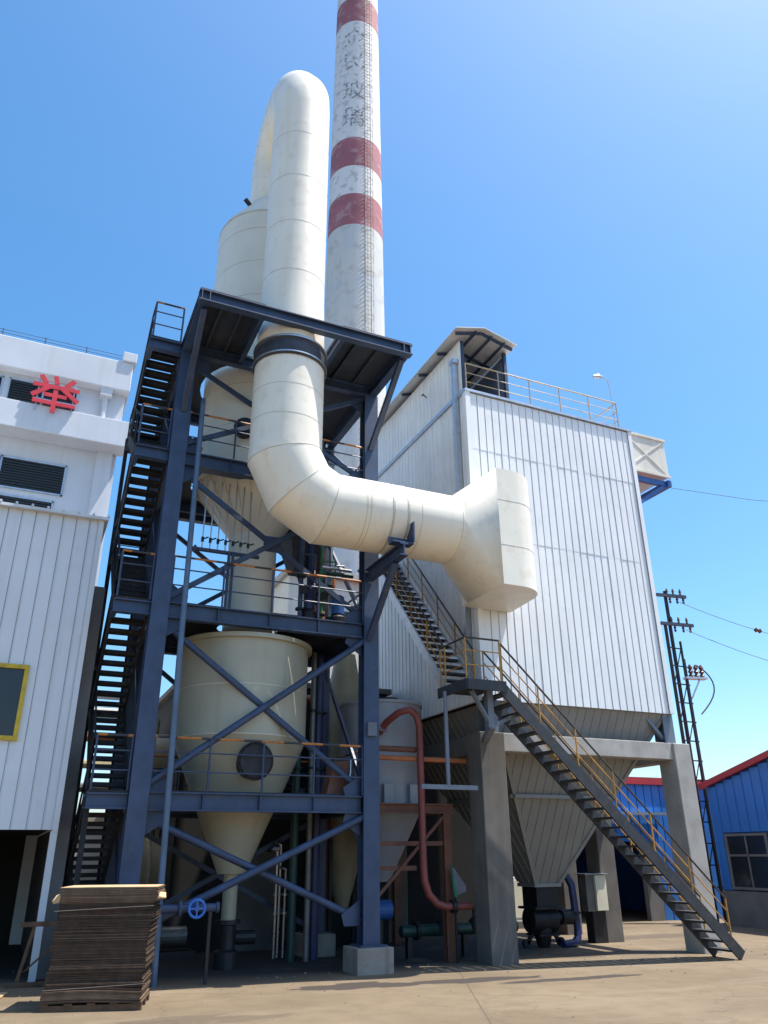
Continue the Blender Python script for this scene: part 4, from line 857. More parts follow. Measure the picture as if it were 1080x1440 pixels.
    for cx_, cy_, i, j in ((A[0], A[2], 0, 2), (A[1], A[2], 1, 2)): part('hip_flashing', m_hop, hp, lambda m: m.bar((A[i], A[j] - 0.03, zt), (Bq[i - 0], Bq[j] - 0.03, zb), 0.10, 0.05, (0, -1, -0.3)))
    part('outlet_flange', m_hop, hp, lambda m: m.box(13.17, 14.03, 19.30, 20.15, 1.38, 1.47))
    return t
m_bluew2 = mat('penthouse_lining', (0.16, 0.20, 0.28), 0.6, 0, 0.2, 1.0)
m_steelgrey = mat('grey_blue_steel', (0.17, 0.20, 0.24), 0.5, 0.1, 0.2, 2.5, streak=0.3)
build_filter()

def build_frame():
    t = thing('concrete_frame', (13.4, 20, gz(13)), 'raw concrete columns and beams carrying the white bag filter', 'frame')
    for i, (x0, x1, y0, y1) in enumerate(((10.20, 10.90, 16.80, 17.45), (16.36, 16.94, 16.80, 17.45), (15.95, 16.55, 20.0, 20.6), (10.20, 10.90, 22.4, 23.05), (16.36, 16.94, 22.4, 23.05))):
        if i == 2:
            part('column', m_conc, t, lambda m: m.box(x0, x1, y0, y1, gz(x0) - 0.2, 4.5), bevel=0.02); continue
        part('column', m_conc_lt if i == 1 else m_conc, t, lambda m: m.box(x0, x1, y0, y1, gz(x0) - 0.2, 4.96), bevel=0.02)  # right front column painted paler as sunlit, the others darker as shaded
    part('beam', m_conc_lt, t, lambda m: m.box(10.903, 16.357, 16.88, 17.28, 4.53, 4.97), bevel=0.015)
    part('beam', m_conc_lt, t, lambda m: m.box(16.45, 16.85, 17.453, 22.397, 4.50, 4.94), bevel=0.015)
    part('beam', m_conc, t, lambda m: m.box(10.32, 10.72, 17.453, 22.397, 4.50, 4.94), bevel=0.015)
    part('beam', m_conc, t, lambda m: m.box(10.903, 16.357, 22.5, 22.9, 4.50, 4.94), bevel=0.015)
build_frame()

# ---------------------------------------------------------------- stairway up to the filter
def build_filter_stair():
    t = thing('filter_stairway', (13, 15.9, gz(13)), 'steel stairway with yellow rails rising along the front of the bag filter', 'staircase')
    za = 5.88; g = gz(16.2)
    ya, yb_ = 15.52, 16.32
    flight(t, (16.25, ya, g + 0.08), (10.12, ya, za - 0.12), (0, yb_ - ya, 0), 28, m_steps, m_steps, 0.26, 0.26, 0.045)
    for y in (ya, yb_): railing(t, [(16.0, y, g + 0.36), (10.12, y, za + 0.0)], 0.95, 1.35, m_rust, m_yel, 0.024, (0.36, 0.70), m_yel)
    part('landing', m_steps, t, lambda m: m.box(9.10, 10.12, 15.42, 16.75, za - 0.09, za))
    part('landing_frame', m_steps, t, lambda m: (m.box(9.08, 10.14, 15.38, 15.419, za - 0.22, za + 0.02), m.box(9.06, 9.098, 15.38, 16.78, za - 0.22, za + 0.02)))
    railing(t, [(9.12, 16.70, za), (9.12, 15.46, za), (10.05, 15.46, za)], 1.0, 0.9, m_rust, m_yel, 0.024, (0.36, 0.70), m_yel)
    part('support', m_steelgrey, t, lambda m: m.bar((9.95, 15.9, 4.9), (9.95, 15.9, za - 0.09), 0.16, 0.16))
    part('support', m_steelgrey, t, lambda m: m.bar((9.98, 15.85, 4.95), (10.35, 16.82, 4.75), 0.14, 0.16))
    part('support', m_steelgrey, t, lambda m: m.bar((9.3, 15.6, za - 0.2), (9.95, 15.9, 5.0), 0.08, 0.08))
    part('support', m_steelgrey, t, lambda m: m.bar((10.9, 15.9, za - 0.55), (10.0, 15.9, 4.95), 0.08, 0.08))
    # second flight, back along the side wall
    flight(t, (9.28, 16.70, za - 0.05), (9.28, 21.3, za + 4.95), (0.84, 0, 0), 22, m_steps, m_galv, 0.24, 0.24, 0.045)
    for x in (9.28, 10.12): railing(t, [(x, 16.75, za + 0.1), (x, 21.3, za + 5.05)], 0.95, 1.3, m_rust, m_yel, 0.024, (0.36, 0.70), m_yel)
    part('landing', m_steps, t, lambda m: m.box(9.25, 10.3, 21.3, 22.4, za + 4.85, za + 4.93))
    part('support', m_steelgrey, t, lambda m: m.bar((9.35, 21.5, za + 4.85), (10.3, 21.5, za + 3.9), 0.08, 0.08))
m_steps = mat('step_grating', (0.032, 0.036, 0.043), 0.65, 0.0, 0.3, 4.0, spot=0.4, spot_col=(0.12, 0.08, 0.05))
build_filter_stair()

def build_side_box():
    t = thing('side_box', (17.5, 18, 13.7), 'boxy cream sheet-metal duct box hung high on the right filter wall', 'duct box')
    x0, x1, y0, y1, z0, z1 = 16.53, 18.30, 17.15, 18.9, 13.62, 15.02
    part('case', m_canvas, t, lambda m: m.box(x0, x1, y0, y1, z0, z1), bevel=0.03)
    for a, b in (((x0 + 0.1, z0 + 0.1), (x1 - 0.1, z1 - 0.1)), ((x0 + 0.1, z1 - 0.1), (x1 - 0.1, z0 + 0.1))):
        part('cross_crease', m_canvas, t, lambda m: m.bar((a[0], y0 - 0.0, a[1]), (b[0], y0 - 0.0, b[1]), 0.05 if b[1] > a[1] else 0.044, 0.05, (0, 0, 1)))
    for za, zb in ((z0 - 0.03, z0 + 0.06), (z1 - 0.06, z1 + 0.03)): part('rim', m_canvas, t, lambda m: m.box(x0, x1 + 0.04, y0 - 0.04, y0 - 0.001, za, zb))
    part('outlet', m_canvas, t, lambda m: m.lathe(17.1, 18.2, [(0.30, 12.9), (0.45, z0 + 0.02)], 4))
    b = part('bracket', m_motor, t, lambda m: (m.bar((16.5, 17.3, 13.42), (18.35, 17.3, 13.42), 0.12, 0.18), m.bar((16.5, 18.7, 13.42), (18.35, 18.7, 13.42), 0.12, 0.18), m.box(18.2, 18.35, 17.15, 18.85, 13.3, 13.52)))
    for y in (17.3, 18.7): part('strut', m_motor, b, lambda m: m.bar((18.15, y, 13.35), (16.5, y, 12.2), 0.10, 0.12))
    w = thing('guy_wire', (18.3, 17.5, 13.5), 'thin wire running right from the cream duct box', 'wire')
    part('strand', m_wire, w, lambda m: m.path([(18.3, 17.5, 13.45), (22, 17.2, 13.52), (30, 16.6, 14.2)], 0.010, 4))
    a = thing('roof_lamp', (16.14, 17.0, 14.8), 'small lamp on a thin swan-neck pole at the filter roof corner', 'lamp')
    part('pole', m_galv, a, lambda m: m.path([(16.14, 17.0, 14.75), (16.14, 17.0, 16.5), (16.08, 17.0, 16.78), (15.85, 17.0, 16.86)], 0.018, 6))
    part('lamp_head', m_galv, a, lambda m: m.path([(15.9, 17.0, 16.86), (15.7, 17.0, 16.83), (15.5, 17.0, 16.78)], [0.03, 0.09, 0.05], 8))
build_side_box()
# ================================================================ SMALLER PLANT
def flange(m, p, d, r, w=0.05): m.path([V(p) - V(d) * w / 2, V(p) + V(d) * w / 2], r, 14)

def build_grey_tank():
    cx, cy, r = 8.72, 19.4, 1.08
    t = thing('grey_tank', (cx, cy, 1.6), 'grey round tank with flat top on a brown frame beside the tower', 'tank')
    part('shell', m_greyt, t, lambda m: m.lathe(cx, cy, [(r, 3.35), (r, 4.6), (r, 5.85)], 48), smooth=True)
    part('rim', m_greyt, t, lambda m: m.ring((cx, cy, 5.84), (0, 0, 1), r, 0.07, 0.04, 48))
    part('cone', m_greyt, t, lambda m: m.lathe(cx, cy, [(0.20, 1.6), (r, 3.35)], 48), smooth=True)
    part('hatch', m_dark, t, lambda m: m.lathe(cx, cy - 0.4, [(0.34, 5.85), (0.34, 5.95), (0.30, 6.0)], 20))
    part('nozzle', m_greyt, t, lambda m: (m.tube((cx - 0.35, cy + 0.1, 5.85), (cx - 0.35, cy + 0.1, 6.5), 0.12, 12), m.path([(cx - 0.6, cy + 0.1, 6.05), (cx - 0.1, cy + 0.1, 6.05)], 0.05, 8)))
    for dx in (-0.45, 0.25): part('leg_lug', m_greyt, t, lambda m: m.box(cx + dx, cx + dx + 0.25, cy - r - 0.12, cy - r + 0.05, 3.36, 3.8))
    f = thing('tank_stand', (8.7, 19, gz(9)), 'rust-brown steel frame holding up the grey tank', 'frame')
    for x in (7.75, 9.78):
        for y in (17.95, 20.8): part('post', m_brown, f, lambda m: m.ibeam((x, y, gz(x) - 0.02), (x, y, 3.12), 0.20, 0.20, (0, 1, 0)))
    for y in (17.95, 20.8): part('beam', m_brown, f, lambda m: m.ibeam((7.6, y, 3.23), (9.98, y, 3.23), 0.22, 0.16))
    for x in (7.75, 9.78): part('beam', m_brown, f, lambda m: m.ibeam((x, 18.06, 3.23), (x, 20.7, 3.23), 0.22, 0.16))
    for z in (2.45, 1.92): part('crossbar', m_brown, f, lambda m: m.bar((7.85, 17.95, z), (9.68 if z > 2 else 8.95, 17.95, z), 0.09, 0.10))
    part('brace', m_brown, f, lambda m: m.bar((7.8, 17.9, 1.2), (9.7, 17.9, 3.05), 0.05, 0.07))
    p = thing('red_riser_pipe', (8.9, 17.4, 1.1), 'dull red pipe arching from the grey tank down to an open end', 'pipe')
    y = 17.45
    part('pipe', m_red, p, lambda m: m.path([(8.15, 18.25, 5.0), (8.22, 17.95, 5.22), (8.4, 17.6, 5.42), (8.62, y, 5.48), (8.80, y, 5.36), (8.88, y, 5.1), (8.89, y, 4.0), (8.90, y, 2.0), (8.92, y, 1.65), (9.02, y, 1.38), (9.22, y, 1.19), (9.45, y, 1.12), (10.10, y, 1.12)], 0.085, 14), smooth=True)
    part('flange', m_black, p, lambda m: (flange(m, (9.62, y, 1.12), (1, 0, 0), 0.14), flange(m, (9.68, y, 1.12), (1, 0, 0), 0.14)))
    part('flange', m_galv, p, lambda m: flange(m, (8.18, 18.1, 5.12), (0.2, -0.8, 0.55), 0.14))
    h = thing('red_header_pipe', (8, 17.5, 4.3), 'pair of reddish level pipes running right behind the tower column', 'pipe')
    part('pipe', m_brown, h, lambda m: m.tube((7.5, 17.6, 4.55), (8.85, 17.6, 4.55), 0.07, 10))
    part('pipe', m_orange, h, lambda m: m.tube((7.5, 17.55, 4.33), (10.2, 17.55, 4.33), 0.06, 10))
    b = thing('galvanised_guard', (8.9, 16.3, 3.5), 'galvanised pole and rail hanging below the filter landing', 'guard rail')
    part('pole', m_steelgrey, b, lambda m: m.path([(9.0, 16.3, 5.75), (9.0, 16.3, 3.6)], 0.05, 8))
    part('rail', m_steelgrey, b, lambda m: m.bar((8.3, 16.3, 3.60), (9.75, 16.3, 3.60), 0.08, 0.10))
    g = thing('green_guard', (9.6, 17.4, 0.9), 'green sheet wedge guard standing behind the red pipe end', 'guard')
    part('plate', m_green, g, lambda m: m.add([(9.70, 17.62, 2.0), (9.78, 17.6, 1.3), (9.86, 17.62, 1.3), (9.70, 17.66, 2.0), (9.78, 17.66, 1.3), (9.86, 17.66, 1.3)], [(0, 1, 2), (5, 4, 3), (0, 3, 4, 1), (1, 4, 5, 2), (2, 5, 3, 0)]))
    part('plate', m_galv, g, lambda m: m.add([(9.76, 17.63, 1.95), (9.82, 17.63, 1.32), (10.2, 17.8, 1.4), (10.2, 17.8, 1.52), (9.76, 17.66, 1.95), (9.82, 17.66, 1.32), (10.2, 17.83, 1.4), (10.2, 17.83, 1.52)], [(0, 1, 2, 3), (7, 6, 5, 4), (0, 4, 5, 1), (1, 5, 6, 2), (2, 6, 7, 3), (3, 7, 4, 0)]))
    part('stem', m_black, g, lambda m: m.tube((9.8, 17.64, gz(10)), (9.8, 17.64, 1.32), 0.03, 6))
    pp = thing('green_ground_pipe', (10, 18.6, 0.4), 'dark green pipe line with valves low on the ground behind the brown frame', 'pipe')
    part('pipe', m_greend, pp, lambda m: m.tube((8.9, 18.7, 0.55), (12.1, 18.7, 0.55), 0.13, 12), smooth=True)
    for x in (9.3, 10.3, 11.3): part('flange', m_black, pp, lambda m: flange(m, (x, 18.7, 0.55), (1, 0, 0), 0.2, 0.08))
    for x in (9.1, 10.6, 11.8): part('support', m_black, pp, lambda m: m.box(x - 0.06, x + 0.06, 18.63, 18.77, gz(x) - 0.02, 0.43))
    for x in (10.0, 10.9): part('valve', m_black, pp, lambda m: (m.lathe(x, 18.7, [(0.18, 0.42), (0.2, 0.6), (0.1, 0.75), (0.04, 0.8), (0.04, 1.0)], 12), m.path([(x - 0.16, 18.7, 0.98), (x + 0.16, 18.7, 0.98)], 0.03, 6)))
m_greend = mat('dark_green_paint', (0.012, 0.055, 0.05), 0.45, 0, 0.2, 3.0)
build_grey_tank()

def build_rotary():
    cx, cy = 13.6, 19.72
    t = thing('rotary_valve', (cx, cy, gz(cx)), 'black rotary discharge valve on a stand below the ribbed hopper', 'valve')
    part('chute', m_black, t, lambda m: m.prism([(cx - 0.34, cy - 0.34), (cx + 0.34, cy - 0.34), (cx + 0.34, cy + 0.34), (cx - 0.34, cy + 0.34)], 0.86, 1.38))
    part('body', m_black, t, lambda m: m.path([(cx - 0.42, cy, 0.58), (cx + 0.36, cy, 0.58)], 0.32, 24), smooth=True)
    part('flange', m_black, t, lambda m: m.box(cx - 0.46, cx + 0.44, cy - 0.42, cy + 0.42, 0.84, 0.90))
    part('flange', m_black, t, lambda m: m.box(cx - 0.32, cx + 0.32, cy - 0.32, cy + 0.32, 0.20, 0.25))
    part('spout', m_black, t, lambda m: m.lathe(cx, cy, [(0.16, gz(cx)), (0.24, 0.22), (0.26, 0.4)], 16))
    part('motor', m_black, t, lambda m: (m.path([(cx + 0.36, cy - 0.1, 0.62), (cx + 0.52, cy - 0.1, 0.62), (cx + 0.54, cy - 0.1, 0.62), (cx + 0.95, cy - 0.1, 0.62), (cx + 1.0, cy - 0.1, 0.62)], [0.1, 0.12, 0.19, 0.19, 0.15], 16)), smooth=True)
    for s in (-1, 1):
        part('foot', m_black, t, lambda m: m.bar((cx + s * 0.26, cy, 0.36), (cx + s * 0.52, cy, gz(cx) + 0.1), 0.10, 0.08))
        part('wheel', m_black, t, lambda m: m.path([(cx + s * 0.55, cy - 0.05, gz(cx) + 0.11), (cx + s * 0.55, cy + 0.05, gz(cx) + 0.11)], 0.11, 16), smooth=True)
    p = thing('blue_drop_pipe', (14.6, 19.6, 0), 'dark blue pipe dropping to the ground right of the rotary valve', 'pipe')
    part('pipe', m_navy, p, lambda m: m.path([(14.1, 19.85, 1.9), (14.45, 19.6, 1.62), (14.55, 19.55, 1.4), (14.62, 19.55, 0.35), (14.60, 19.55, 0.12), (14.45, 19.5, 0.0), (14.0, 19.4, gz(14) + 0.06)], 0.10, 12), smooth=True)
    part('flange', m_black, p, lambda m: flange(m, (14.6, 19.55, 0.72), (0, 0, 1), 0.17))
    c = thing('control_cabinet', (15.3, 20.0, gz(15)), 'cream electrical cabinet on a dark base by the rear concrete column', 'cabinet')
    part('door', m_cab, c, lambda m: m.box(15.62, 16.0, 19.86, 19.94, 0.72, 1.62))
    part('case', m_dirtyyel, c, lambda m: m.box(15.35, 15.99, 19.945, 20.25, 0.70, 1.64))
    part('pedestal', m_black, c, lambda m: m.box(15.5, 15.95, 19.96, 20.3, gz(15.5) - 0.05, 0.70))
    part('rain_hood', m_galv, c, lambda m: m.box(15.25, 16.04, 19.80, 20.28, 1.645, 1.67))
    w = thing('white_cabinet', (15.0, 25.5, 0), 'pale upright cabinet seen left of the rotary valve on the far yard', 'cabinet')
    part('case', m_creamw, w, lambda m: m.box(15.9, 16.9, 25.3, 25.9, gz(16) - 0.05, 1.45), bevel=0.02)
    part('plinth', m_conc, w, lambda m: m.box(15.6, 17.2, 24.9, 26.2, gz(16) - 0.1, 0.12), bevel=0.02)
    part('door', m_cab, w, lambda m: m.box(16.0, 16.8, 25.27, 25.298, 0.2, 1.35))
m_navy = mat('navy_paint', (0.02, 0.03, 0.10), 0.4, 0, 0.2, 3.0)
build_rotary()

def build_mid_pipes():
    # header with small steel sampling lines, left bay
    h = thing('sampling_header', (3.5, 17.5, 7.4), 'small blue header with five thin valved lines in the left tower bay', 'pipe manifold')
    part('header', m_blue, h, lambda m: (m.tube((3.02, 17.45, 8.88), (4.6, 17.45, 8.88), 0.05, 10), flange(m, (3.04, 17.45, 8.88), (1, 0, 0), 0.09)))
    for k in range(7):
        x = 3.2 + 0.185 * k
        l = part('line', m_galv, h, lambda m: m.tube((x, 17.45, 8.90), (x, 17.45, 10.72), 0.016, 6))
        part('valve', m_black, l, lambda m: (m.tube((x, 17.45, 9.08), (x, 17.45, 9.2), 0.035, 8), m.bar((x, 17.42, 9.14), (x + 0.12, 17.36, 9.18), 0.02, 0.03)))
    for x in (3.85, 3.95): part('leg', m_blue, h, lambda m: m.bar((x, 17.4, 7.39), (x, 17.4, 8.9), 0.06, 0.06))
    # vertical process lines in the right bay
    spec = (('green_process_pipe', 6.40, 17.9, 0.045, m_green, 10.6, 'thin green vertical pipe in the right tower bay'), ('orange_process_pipe', 6.72, 18.9, 0.14, m_orange, 10.7, 'thick orange-brown vertical pipe in the right tower bay'),
            ('white_process_pipe', 6.72, 18.1, 0.05, m_steelp, 10.7, 'slim bright vertical pipe beside the thick orange pipe'), ('navy_process_pipe', 6.3, 18.5, 0.10, m_navy, 10.7, 'dark navy vertical pipe left of the green pipe'), ('grey_process_pipe', 5.75, 17.6, 0.06, m_blue, 10.7, 'blue-grey vertical pipe nearest the vessel neck'))
    for nm, x, y, r, mt, zt, lab in spec:
        t = thing(nm, (x, y, 7.4), lab, 'pipe')
        part('pipe', mt, t, lambda m: m.tube((x, y, 7.4), (x, y, zt), r, 12), smooth=True)
        for z in (7.75, 8.6): part('flange', m_black, t, lambda m: flange(m, (x, y, z), (0, 0, 1), r * 1.7 + 0.02))
        part('valve', m_black, t, lambda m: (m.path([(x, y - r, 8.2), (x, y - r - 0.16, 8.2)], 0.06, 8), m.path([(x, y - r - 0.16, 8.2), (x, y - r - 0.19, 8.2)], 0.12, 12)))
        part('branch', mt, t, lambda m: m.path([(x, y, 9.2), (x + 0.35, y - 0.05, 9.2), (x + 0.35, y - 0.05, 8.8)], r * 0.5, 8))
    p = thing('blue_pump', (6.75, 17.75, 7.39), 'blue motor pump standing on the middle tower deck', 'pump')
    part('motor', m_motor, p, lambda m: m.lathe(6.78, 17.72, [(0.17, 7.75), (0.17, 8.2), (0.12, 8.25)], 16), smooth=True)
    part('volute', m_black, p, lambda m: m.lathe(6.78, 17.72, [(0.12, 7.39), (0.22, 7.45), (0.22, 7.66), (0.12, 7.75)], 16))
    p = thing('dark_pump', (6.05, 17.75, 7.39), 'dark pump with drooping cable on the middle tower deck', 'pump')
    part('motor', m_navy, p, lambda m: m.lathe(6.02, 17.72, [(0.14, 7.8), (0.16, 8.3), (0.10, 8.42)], 16), smooth=True)
    part('volute', m_black, p, lambda m: m.lathe(6.02, 17.72, [(0.12, 7.39), (0.2, 7.45), (0.2, 7.7), (0.12, 7.8)], 16))
    part('cable', m_wire, p, lambda m: m.path([(6.02, 17.7, 8.4), (5.9, 17.68, 8.3), (5.72, 17.66, 8.45), (5.6, 17.66, 8.9), (5.58, 17.66, 9.6)], 0.018, 5))
    g = thing('green_level_pipes', (6.9, 17.3, 8.6), 'pair of level green and steel pipes beside the right tower column', 'pipe')
    part('pipe', m_greend, g, lambda m: m.tube((6.35, 17.5, 8.75), (7.1, 17.5, 8.75), 0.06, 10))
    part('pipe', m_steelp, g, lambda m: m.tube((6.3, 17.6, 8.92), (7.1, 17.6, 8.92), 0.045, 10))
    d = thing('dark_chute', (6.1, 18.9, 9.0), 'dark tapering chute hanging under the upper tower deck', 'chute')
    part('body', m_under, d, lambda m: m.add([(5.55, 18.2, 10.7), (7.05, 18.2, 10.7), (7.05, 19.8, 10.7), (5.55, 19.8, 10.7), (5.9, 18.7, 9.15), (6.4, 18.7, 9.15), (6.4, 19.2, 9.15), (5.9, 19.2, 9.15)], [(0, 1, 5, 4), (1, 2, 6, 5), (2, 3, 7, 6), (3, 0, 4, 7), (4, 5, 6, 7), (3, 2, 1, 0)]))
    # conduit down the tower front
    c = part('conduit_pipe', m_conduit, None, lambda m: m.path([(2.92, 16.66, gz(3)), (2.80, 16.66, 6.0), (2.76, 16.66, 12.3), (2.80, 16.9, 12.6)], 0.062, 10), smooth=True)
    tag(c, 'slim blue-grey pipe running down the tower beside the left front column', 'pipe')
    # lower right bay: white and orange risers, brown hopper with chain
    for nm, x, y, r, mt, lab in (('grey_riser_pipe', 6.72, 19.2, 0.07, m_dirtyyel, 'dull grey riser pipe right of the beige tank'), ('dark_green_riser', 6.38, 19.3, 0.10, m_greend, 'dark green riser pipe close to the beige tank'), ('navy_riser_pipe', 6.98, 19.5, 0.13, m_navy, 'dark navy riser pipe near the right rear column')):
        t = thing(nm, (x, y, gz(x)), lab, 'pipe'); part('pipe', mt, t, lambda m: m.tube((x, y, gz(x)), (x, y, 7.1), r, 12), smooth=True)
        for z in (4.2, 5.6): part('flange', m_black, t, lambda m: flange(m, (x, y, z), (0, 0, 1), r * 1.6))
    b = thing('brown_bin', (6.8, 17.6, 3.45), 'small rust-brown bin with a chain on the lower tower deck', 'bin')
    part('body', m_brown, b, lambda m: m.add([(6.42, 17.25, 3.45), (6.95, 17.25, 3.45), (6.95, 17.7, 3.45), (6.42, 17.7, 3.45), (6.6, 17.3, 4.15), (7.0, 17.3, 4.2), (7.0, 17.7, 4.2), (6.6, 17.7, 4.15)], [(3, 2, 1, 0), (4, 5, 6, 7), (0, 1, 5, 4), (1, 2, 6, 5), (2, 3, 7, 6), (3, 0, 4, 7)]))
    part('chain', m_galv, b, lambda m: m.path([(6.98, 17.22, 4.2), (6.97, 17.2, 3.95), (6.93, 17.2, 3.7), (6.88, 17.2, 3.5)], 0.018, 5))
    # ground level, under the beige tank
    v = thing('handwheel_valve', (3.6, 16.6, 1.3), 'blue handwheel valve on a short level pipe beside the cardboard stack', 'valve')
    part('pipe', m_blue, v, lambda m: m.tube((2.45, 16.6, 1.31), (4.0, 16.6, 1.31), 0.075, 12), smooth=True)
    part('flange', m_blue, v, lambda m: (flange(m, (3.98, 16.6, 1.31), (1, 0, 0), 0.10), flange(m, (3.26, 16.6, 1.31), (1, 0, 0), 0.14)))
    part('handwheel', m_wheel, v, lambda m: (m.path([(3.55 + 0.15 * math.cos(a), 16.4, 1.31 + 0.15 * math.sin(a)) for a in [2 * math.pi * k / 20 for k in range(21)]], 0.026, 6), m.bar((3.40, 16.4, 1.31), (3.70, 16.4, 1.31), 0.025, 0.03), m.bar((3.55, 16.4, 1.16), (3.55, 16.4, 1.46), 0.025, 0.03)), smooth=True)
    part('bonnet', m_motor, v, lambda m: m.path([(3.55, 16.58, 1.31), (3.55, 16.38, 1.31)], [0.09, 0.05], 10))
    part('stand', m_black, v, lambda m: m.bar((3.85, 16.6, gz(4)), (3.85, 16.6, 1.24), 0.06, 0.06))
    s = thing('steel_sample_lines', (6.3, 20.0, 0), 'cluster of bright thin steel pipes in the dark under the tower', 'pipe cluster')
    for k, (x, y, zt) in enumerate(((6.18, 19.95, 2.3), (6.30, 20.05, 2.45), (6.42, 19.98, 1.9))):
        part('pipe', m_steelp, s, lambda m: m.path([(x, y, gz(6)), (x, y, zt), (x - 0.15, y, zt + 0.05)], 0.03, 8), smooth=True)
        part('joint', m_steelp, s, lambda m: (flange(m, (x, y, 0.95), (0, 0, 1), 0.06), flange(m, (x, y, 1.35), (0, 0, 1), 0.06)))
    part('gauge', m_steelp, s, lambda m: m.path([(6.05, 19.9, 2.36), (6.2, 19.85, 2.36)], 0.06, 10))
    p = thing('twin_pump', (4.2, 19.8, gz(4)), 'low dark pump set on the ground under the tower', 'pump')
    part('base', m_black, p, lambda m: m.box(3.3, 4.5, 20.6, 21.3, gz(4) - 0.02, 0.2)); part('casing', m_dirtyyel, p, lambda m: m.path([(3.4, 20.9, 0.5), (3.7, 20.9, 0.5), (3.72, 20.9, 0.5), (4.3, 20.9, 0.5)], [0.2, 0.3, 0.2, 0.2], 16))
    b = thing('blue_drum_pump', (8.2, 18.9, gz(8)), 'blue pump unit low behind the right front tower column', 'pump')
    part('base', m_black, b, lambda m: m.box(7.9, 9.0, 18.7, 19.3, gz(8) - 0.02, 0.25)); part('casing', m_motor, b, lambda m: m.path([(7.95, 19.0, 1.0), (8.25, 19.0, 1.0), (8.27, 19.0, 1.0), (8.75, 19.0, 1.0)], [0.24, 0.33, 0.22, 0.22], 18)); part('pillar', m_black, b, lambda m: m.box(8.2, 8.5, 18.85, 19.15, 0.24, 0.8))
    c = thing('cream_cone_vessel', (7.3, 21.6, 0), 'dim cream cone-bottomed vessel far back between tower and grey tank', 'vessel')
    part('shell', m_cream, c, lambda m: m.lathe(8.35, 21.12, [(0.15, 0.9), (0.55, 2.4), (0.55, 6.2), (0.42, 6.9), (0.30, 7.6)], 28), smooth=True); part('stand', m_black, c, lambda m: [m.bar((8.35 + dx, 21.12 + dy, gz(8)), (8.35 + dx, 21.12 + dy, 2.6), 0.08, 0.08) for dx, dy in ((-0.55, -0.55), (0.55, -0.55), (0.55, 0.55), (-0.55, 0.55))])
    part('top_bend', m_orange, c, lambda m: m.path([(7.2, 21.4, 6.3), (7.9, 21.4, 6.3), (8.05, 21.4, 6.25), (8.12, 21.4, 6.1), (8.12, 21.4, 5.6)], 0.12, 12), smooth=True)
m_conduit = mat('conduit_paint', (0.09, 0.14, 0.22), 0.45, 0, 0.2, 3)
m_wheel = mat('bright_blue_wheel', (0.04, 0.16, 0.55), 0.35, 0, 0.15, 3)
build_mid_pipes()

def build_left_tanks():
    # cream horizontal tanks behind the tower's left side
    for i, (x0, x1, y, z, r, lab) in enumerate(((3.35, 7.6, 24.2, 1.7, 1.0, 'lower cream horizontal tank with domed end behind the left tower column'), (3.05, 7.4, 24.6, 4.7, 0.85, 'upper cream horizontal tank behind the left tower column'))):
        t = thing('horizontal_tank', ((x0 + x1) / 2, y, gz(5)), lab, 'tank', 'horizontal tanks behind the tower')
        pr = [(x0 - 0.32, 0.05), (x0 - 0.28, r * 0.45), (x0 - 0.18, r * 0.75), (x0 - 0.05, r * 0.94), (x0 + 0.05, r), (x1, r)]
        part('shell', m_cream, t, lambda m: m.path([(x, y, z) for x, q in pr], [q for x, q in pr], 36), smooth=True)
        part('band', m_seam, t, lambda m: m.ring((x0 + 0.3, y, z), (1, 0, 0), r, 0.08, 0.02, 36))
        for x in (x0 + 0.5, x1 - 0.6): part('saddle', m_brown, t, lambda m: m.box(x - 0.1, x + 0.1, y - r * 0.7, y + r * 0.7, gz(x) - 0.02 if i == 0 else 2.75, z - r * 0.65))
        part('nozzle', m_cream, t, lambda m: m.path([(x0 + 0.6, y, z + r - 0.05), (x0 + 0.6, y, z + r + 0.35), (x0 + 0.35, y, z + r + 0.5)], 0.11, 12), smooth=True)
    w = thing('white_annex', (3, 25.7, 0), 'small white annex wall behind the horizontal tanks', 'wall')
    part('wall', m_bwall, w, lambda m: m.box(0.6, 6.2, 25.7, 26.1, -0.3, 3.1)); part('cap', m_conc_lt, w, lambda m: m.box(0.5, 6.3, 25.6, 26.2, 3.1, 3.3))
    s = thing('white_pipe_rack', (2.4, 23, 0), 'pale pipe rack with level pipes seen through the zigzag stair', 'pipe rack')
    for x in (1.4, 3.0): part('post', m_brown, s, lambda m: m.bar((x, 23.2, gz(x)), (x, 23.2, 6.4), 0.12, 0.12))
    for z, mt in ((3.9, m_steelp), (4.5, m_cream), (5.2, m_orange), (5.9, m_bwall), (6.35, m_bwall)): part('pipe', mt, s, lambda m: m.tube((0.9, 23.2, z), (3.4, 23.2, z), 0.12, 10), smooth=True)
build_left_tanks()

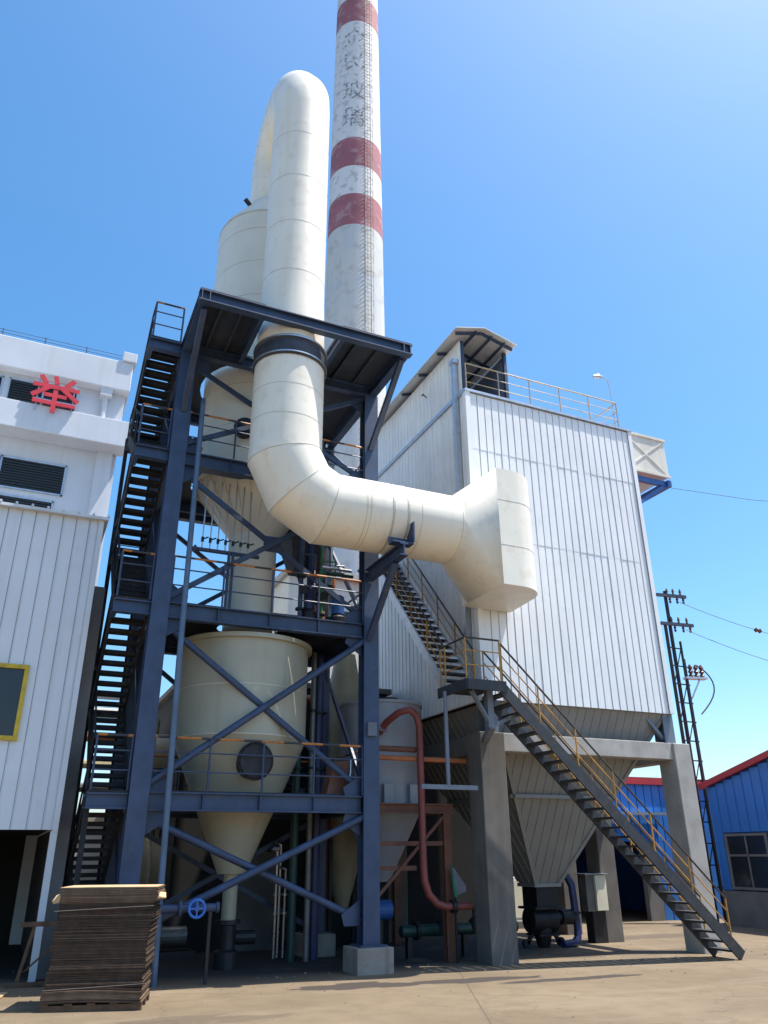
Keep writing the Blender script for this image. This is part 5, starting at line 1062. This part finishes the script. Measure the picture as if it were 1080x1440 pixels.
def build_cardboard():
    t = thing('cardboard_stack', (1.85, 14.9, gz(2)), 'tall leaning stack of brown flattened cardboard sheets on a pallet', 'cardboard stack')
    ang = RAD(-16); ca, sa = math.cos(ang), math.sin(ang); org = V(1.77, 14.98, gz(2))
    def P(x, y, z): return (org.x + x * ca - y * sa, org.y + x * sa + y * ca, org.z + z)
    def slab(m, x0, x1, y0, y1, z0, z1, warp=0.0, nx=6):
        vs = []
        for zz in (z0, z1):
            for yy in (y0, y1):
                for k in range(nx + 1):
                    f = k / nx; vs.append(P(x0 + (x1 - x0) * f, yy, zz + warp * math.sin(f * math.pi * 1.3) - abs(warp) * 0.4 * f))
        n = nx + 1; fs = []
        for k in range(nx):
            fs += [(k, k + 1, n + k + 1, n + k), (2 * n + k, 3 * n + k, 3 * n + k + 1, 2 * n + k + 1), (k, 2 * n + k, 2 * n + k + 1, k + 1), (n + k, n + k + 1, 3 * n + k + 1, 3 * n + k)]
        fs += [(0, n, 3 * n, 2 * n), (nx, 2 * n + nx, 3 * n + nx, n + nx)]
        m.add(vs, fs)
    pal = part('pallet', m_wood, t, lambda m: [slab(m, -0.75, 0.75, y, y + 0.09, 0.0, 0.09, 0, 1) for y in (-0.48, 0.0, 0.42)] + [slab(m, x, x + 0.12, -0.5, 0.52, 0.09, 0.115, 0, 1) for x in (-0.75, -0.4, -0.06, 0.28, 0.63)])
    z = 0.117; k = 0; bo = by_ = 0.0; N = 150; top = 1.72
    dz = (top - z) / N
    for k in range(N):
        f = k / N; lean = 0.10 * f ** 1.5
        if k % 13 == 0: bo = random.uniform(-0.022, 0.022); by_ = random.uniform(-0.012, 0.012)
        j = random.gauss(0, 0.005) + bo
        w = 0.715 + random.uniform(-0.006, 0.006) + (0.02 if f < 0.12 else 0) + (0.025 if f > 0.86 else 0)
        x0 = -w + lean * 0.7 + j; x1 = w + lean + bo * 0.8 + random.gauss(0, 0.012); y0 = -0.50 + by_ + random.gauss(0, 0.004) + (-0.02 if f > 0.86 or f < 0.1 else 0)
        if k in (22, 23, 24, 118, 119, 120, 90): x1 += 0.02; y0 -= 0.012
        mt = m_card if random.random() < (0.9 if f > 0.86 or f < 0.10 else 0.12) else m_card2
        if k >= N - 1: mt = m_cardtop
        o = part('cardboard_sheet', mt, t, lambda m: slab(m, x0, x1, y0, 0.52, z, z + dz * random.uniform(0.70, 0.86), random.uniform(-0.004, 0.004) if f > 0.12 else 0.016 + random.uniform(-0.003, 0.003)), fix=False)
        z += dz
    part('crumpled_corner', m_cardtop, t, lambda m: m.add([P(0.74, -0.50, 1.60), P(0.96, -0.40, 1.55), P(0.93, -0.2, 1.62), P(0.74, -0.2, 1.64), P(0.74, -0.5, 1.55), P(0.95, -0.38, 1.53)], [(0, 1, 2, 3), (4, 5, 1, 0), (5, 4, 3, 2)]))
    part('crumpled_corner', m_cardtop, t, lambda m: m.add([P(-0.66, -0.52, 1.60), P(-0.80, -0.46, 1.52), P(-0.78, -0.3, 1.60), P(-0.66, -0.3, 1.64), P(-0.68, -0.52, 1.5), P(-0.78, -0.44, 1.48)], [(0, 3, 2, 1), (0, 1, 5, 4)]))
    for zz in (0.30, 1.38): part('strap', m_bwall2, t, lambda m: m.path([P(-0.73, -0.535, zz), P(0, -0.54, zz + 0.03), P(0.80, -0.535, zz + 0.06)], 0.004, 5))
m_bwall2 = mat('plastic_strap', (0.16, 0.14, 0.12), 0.4, 0, 0.1, 3)
build_cardboard()
bpy.context.view_layer.update()
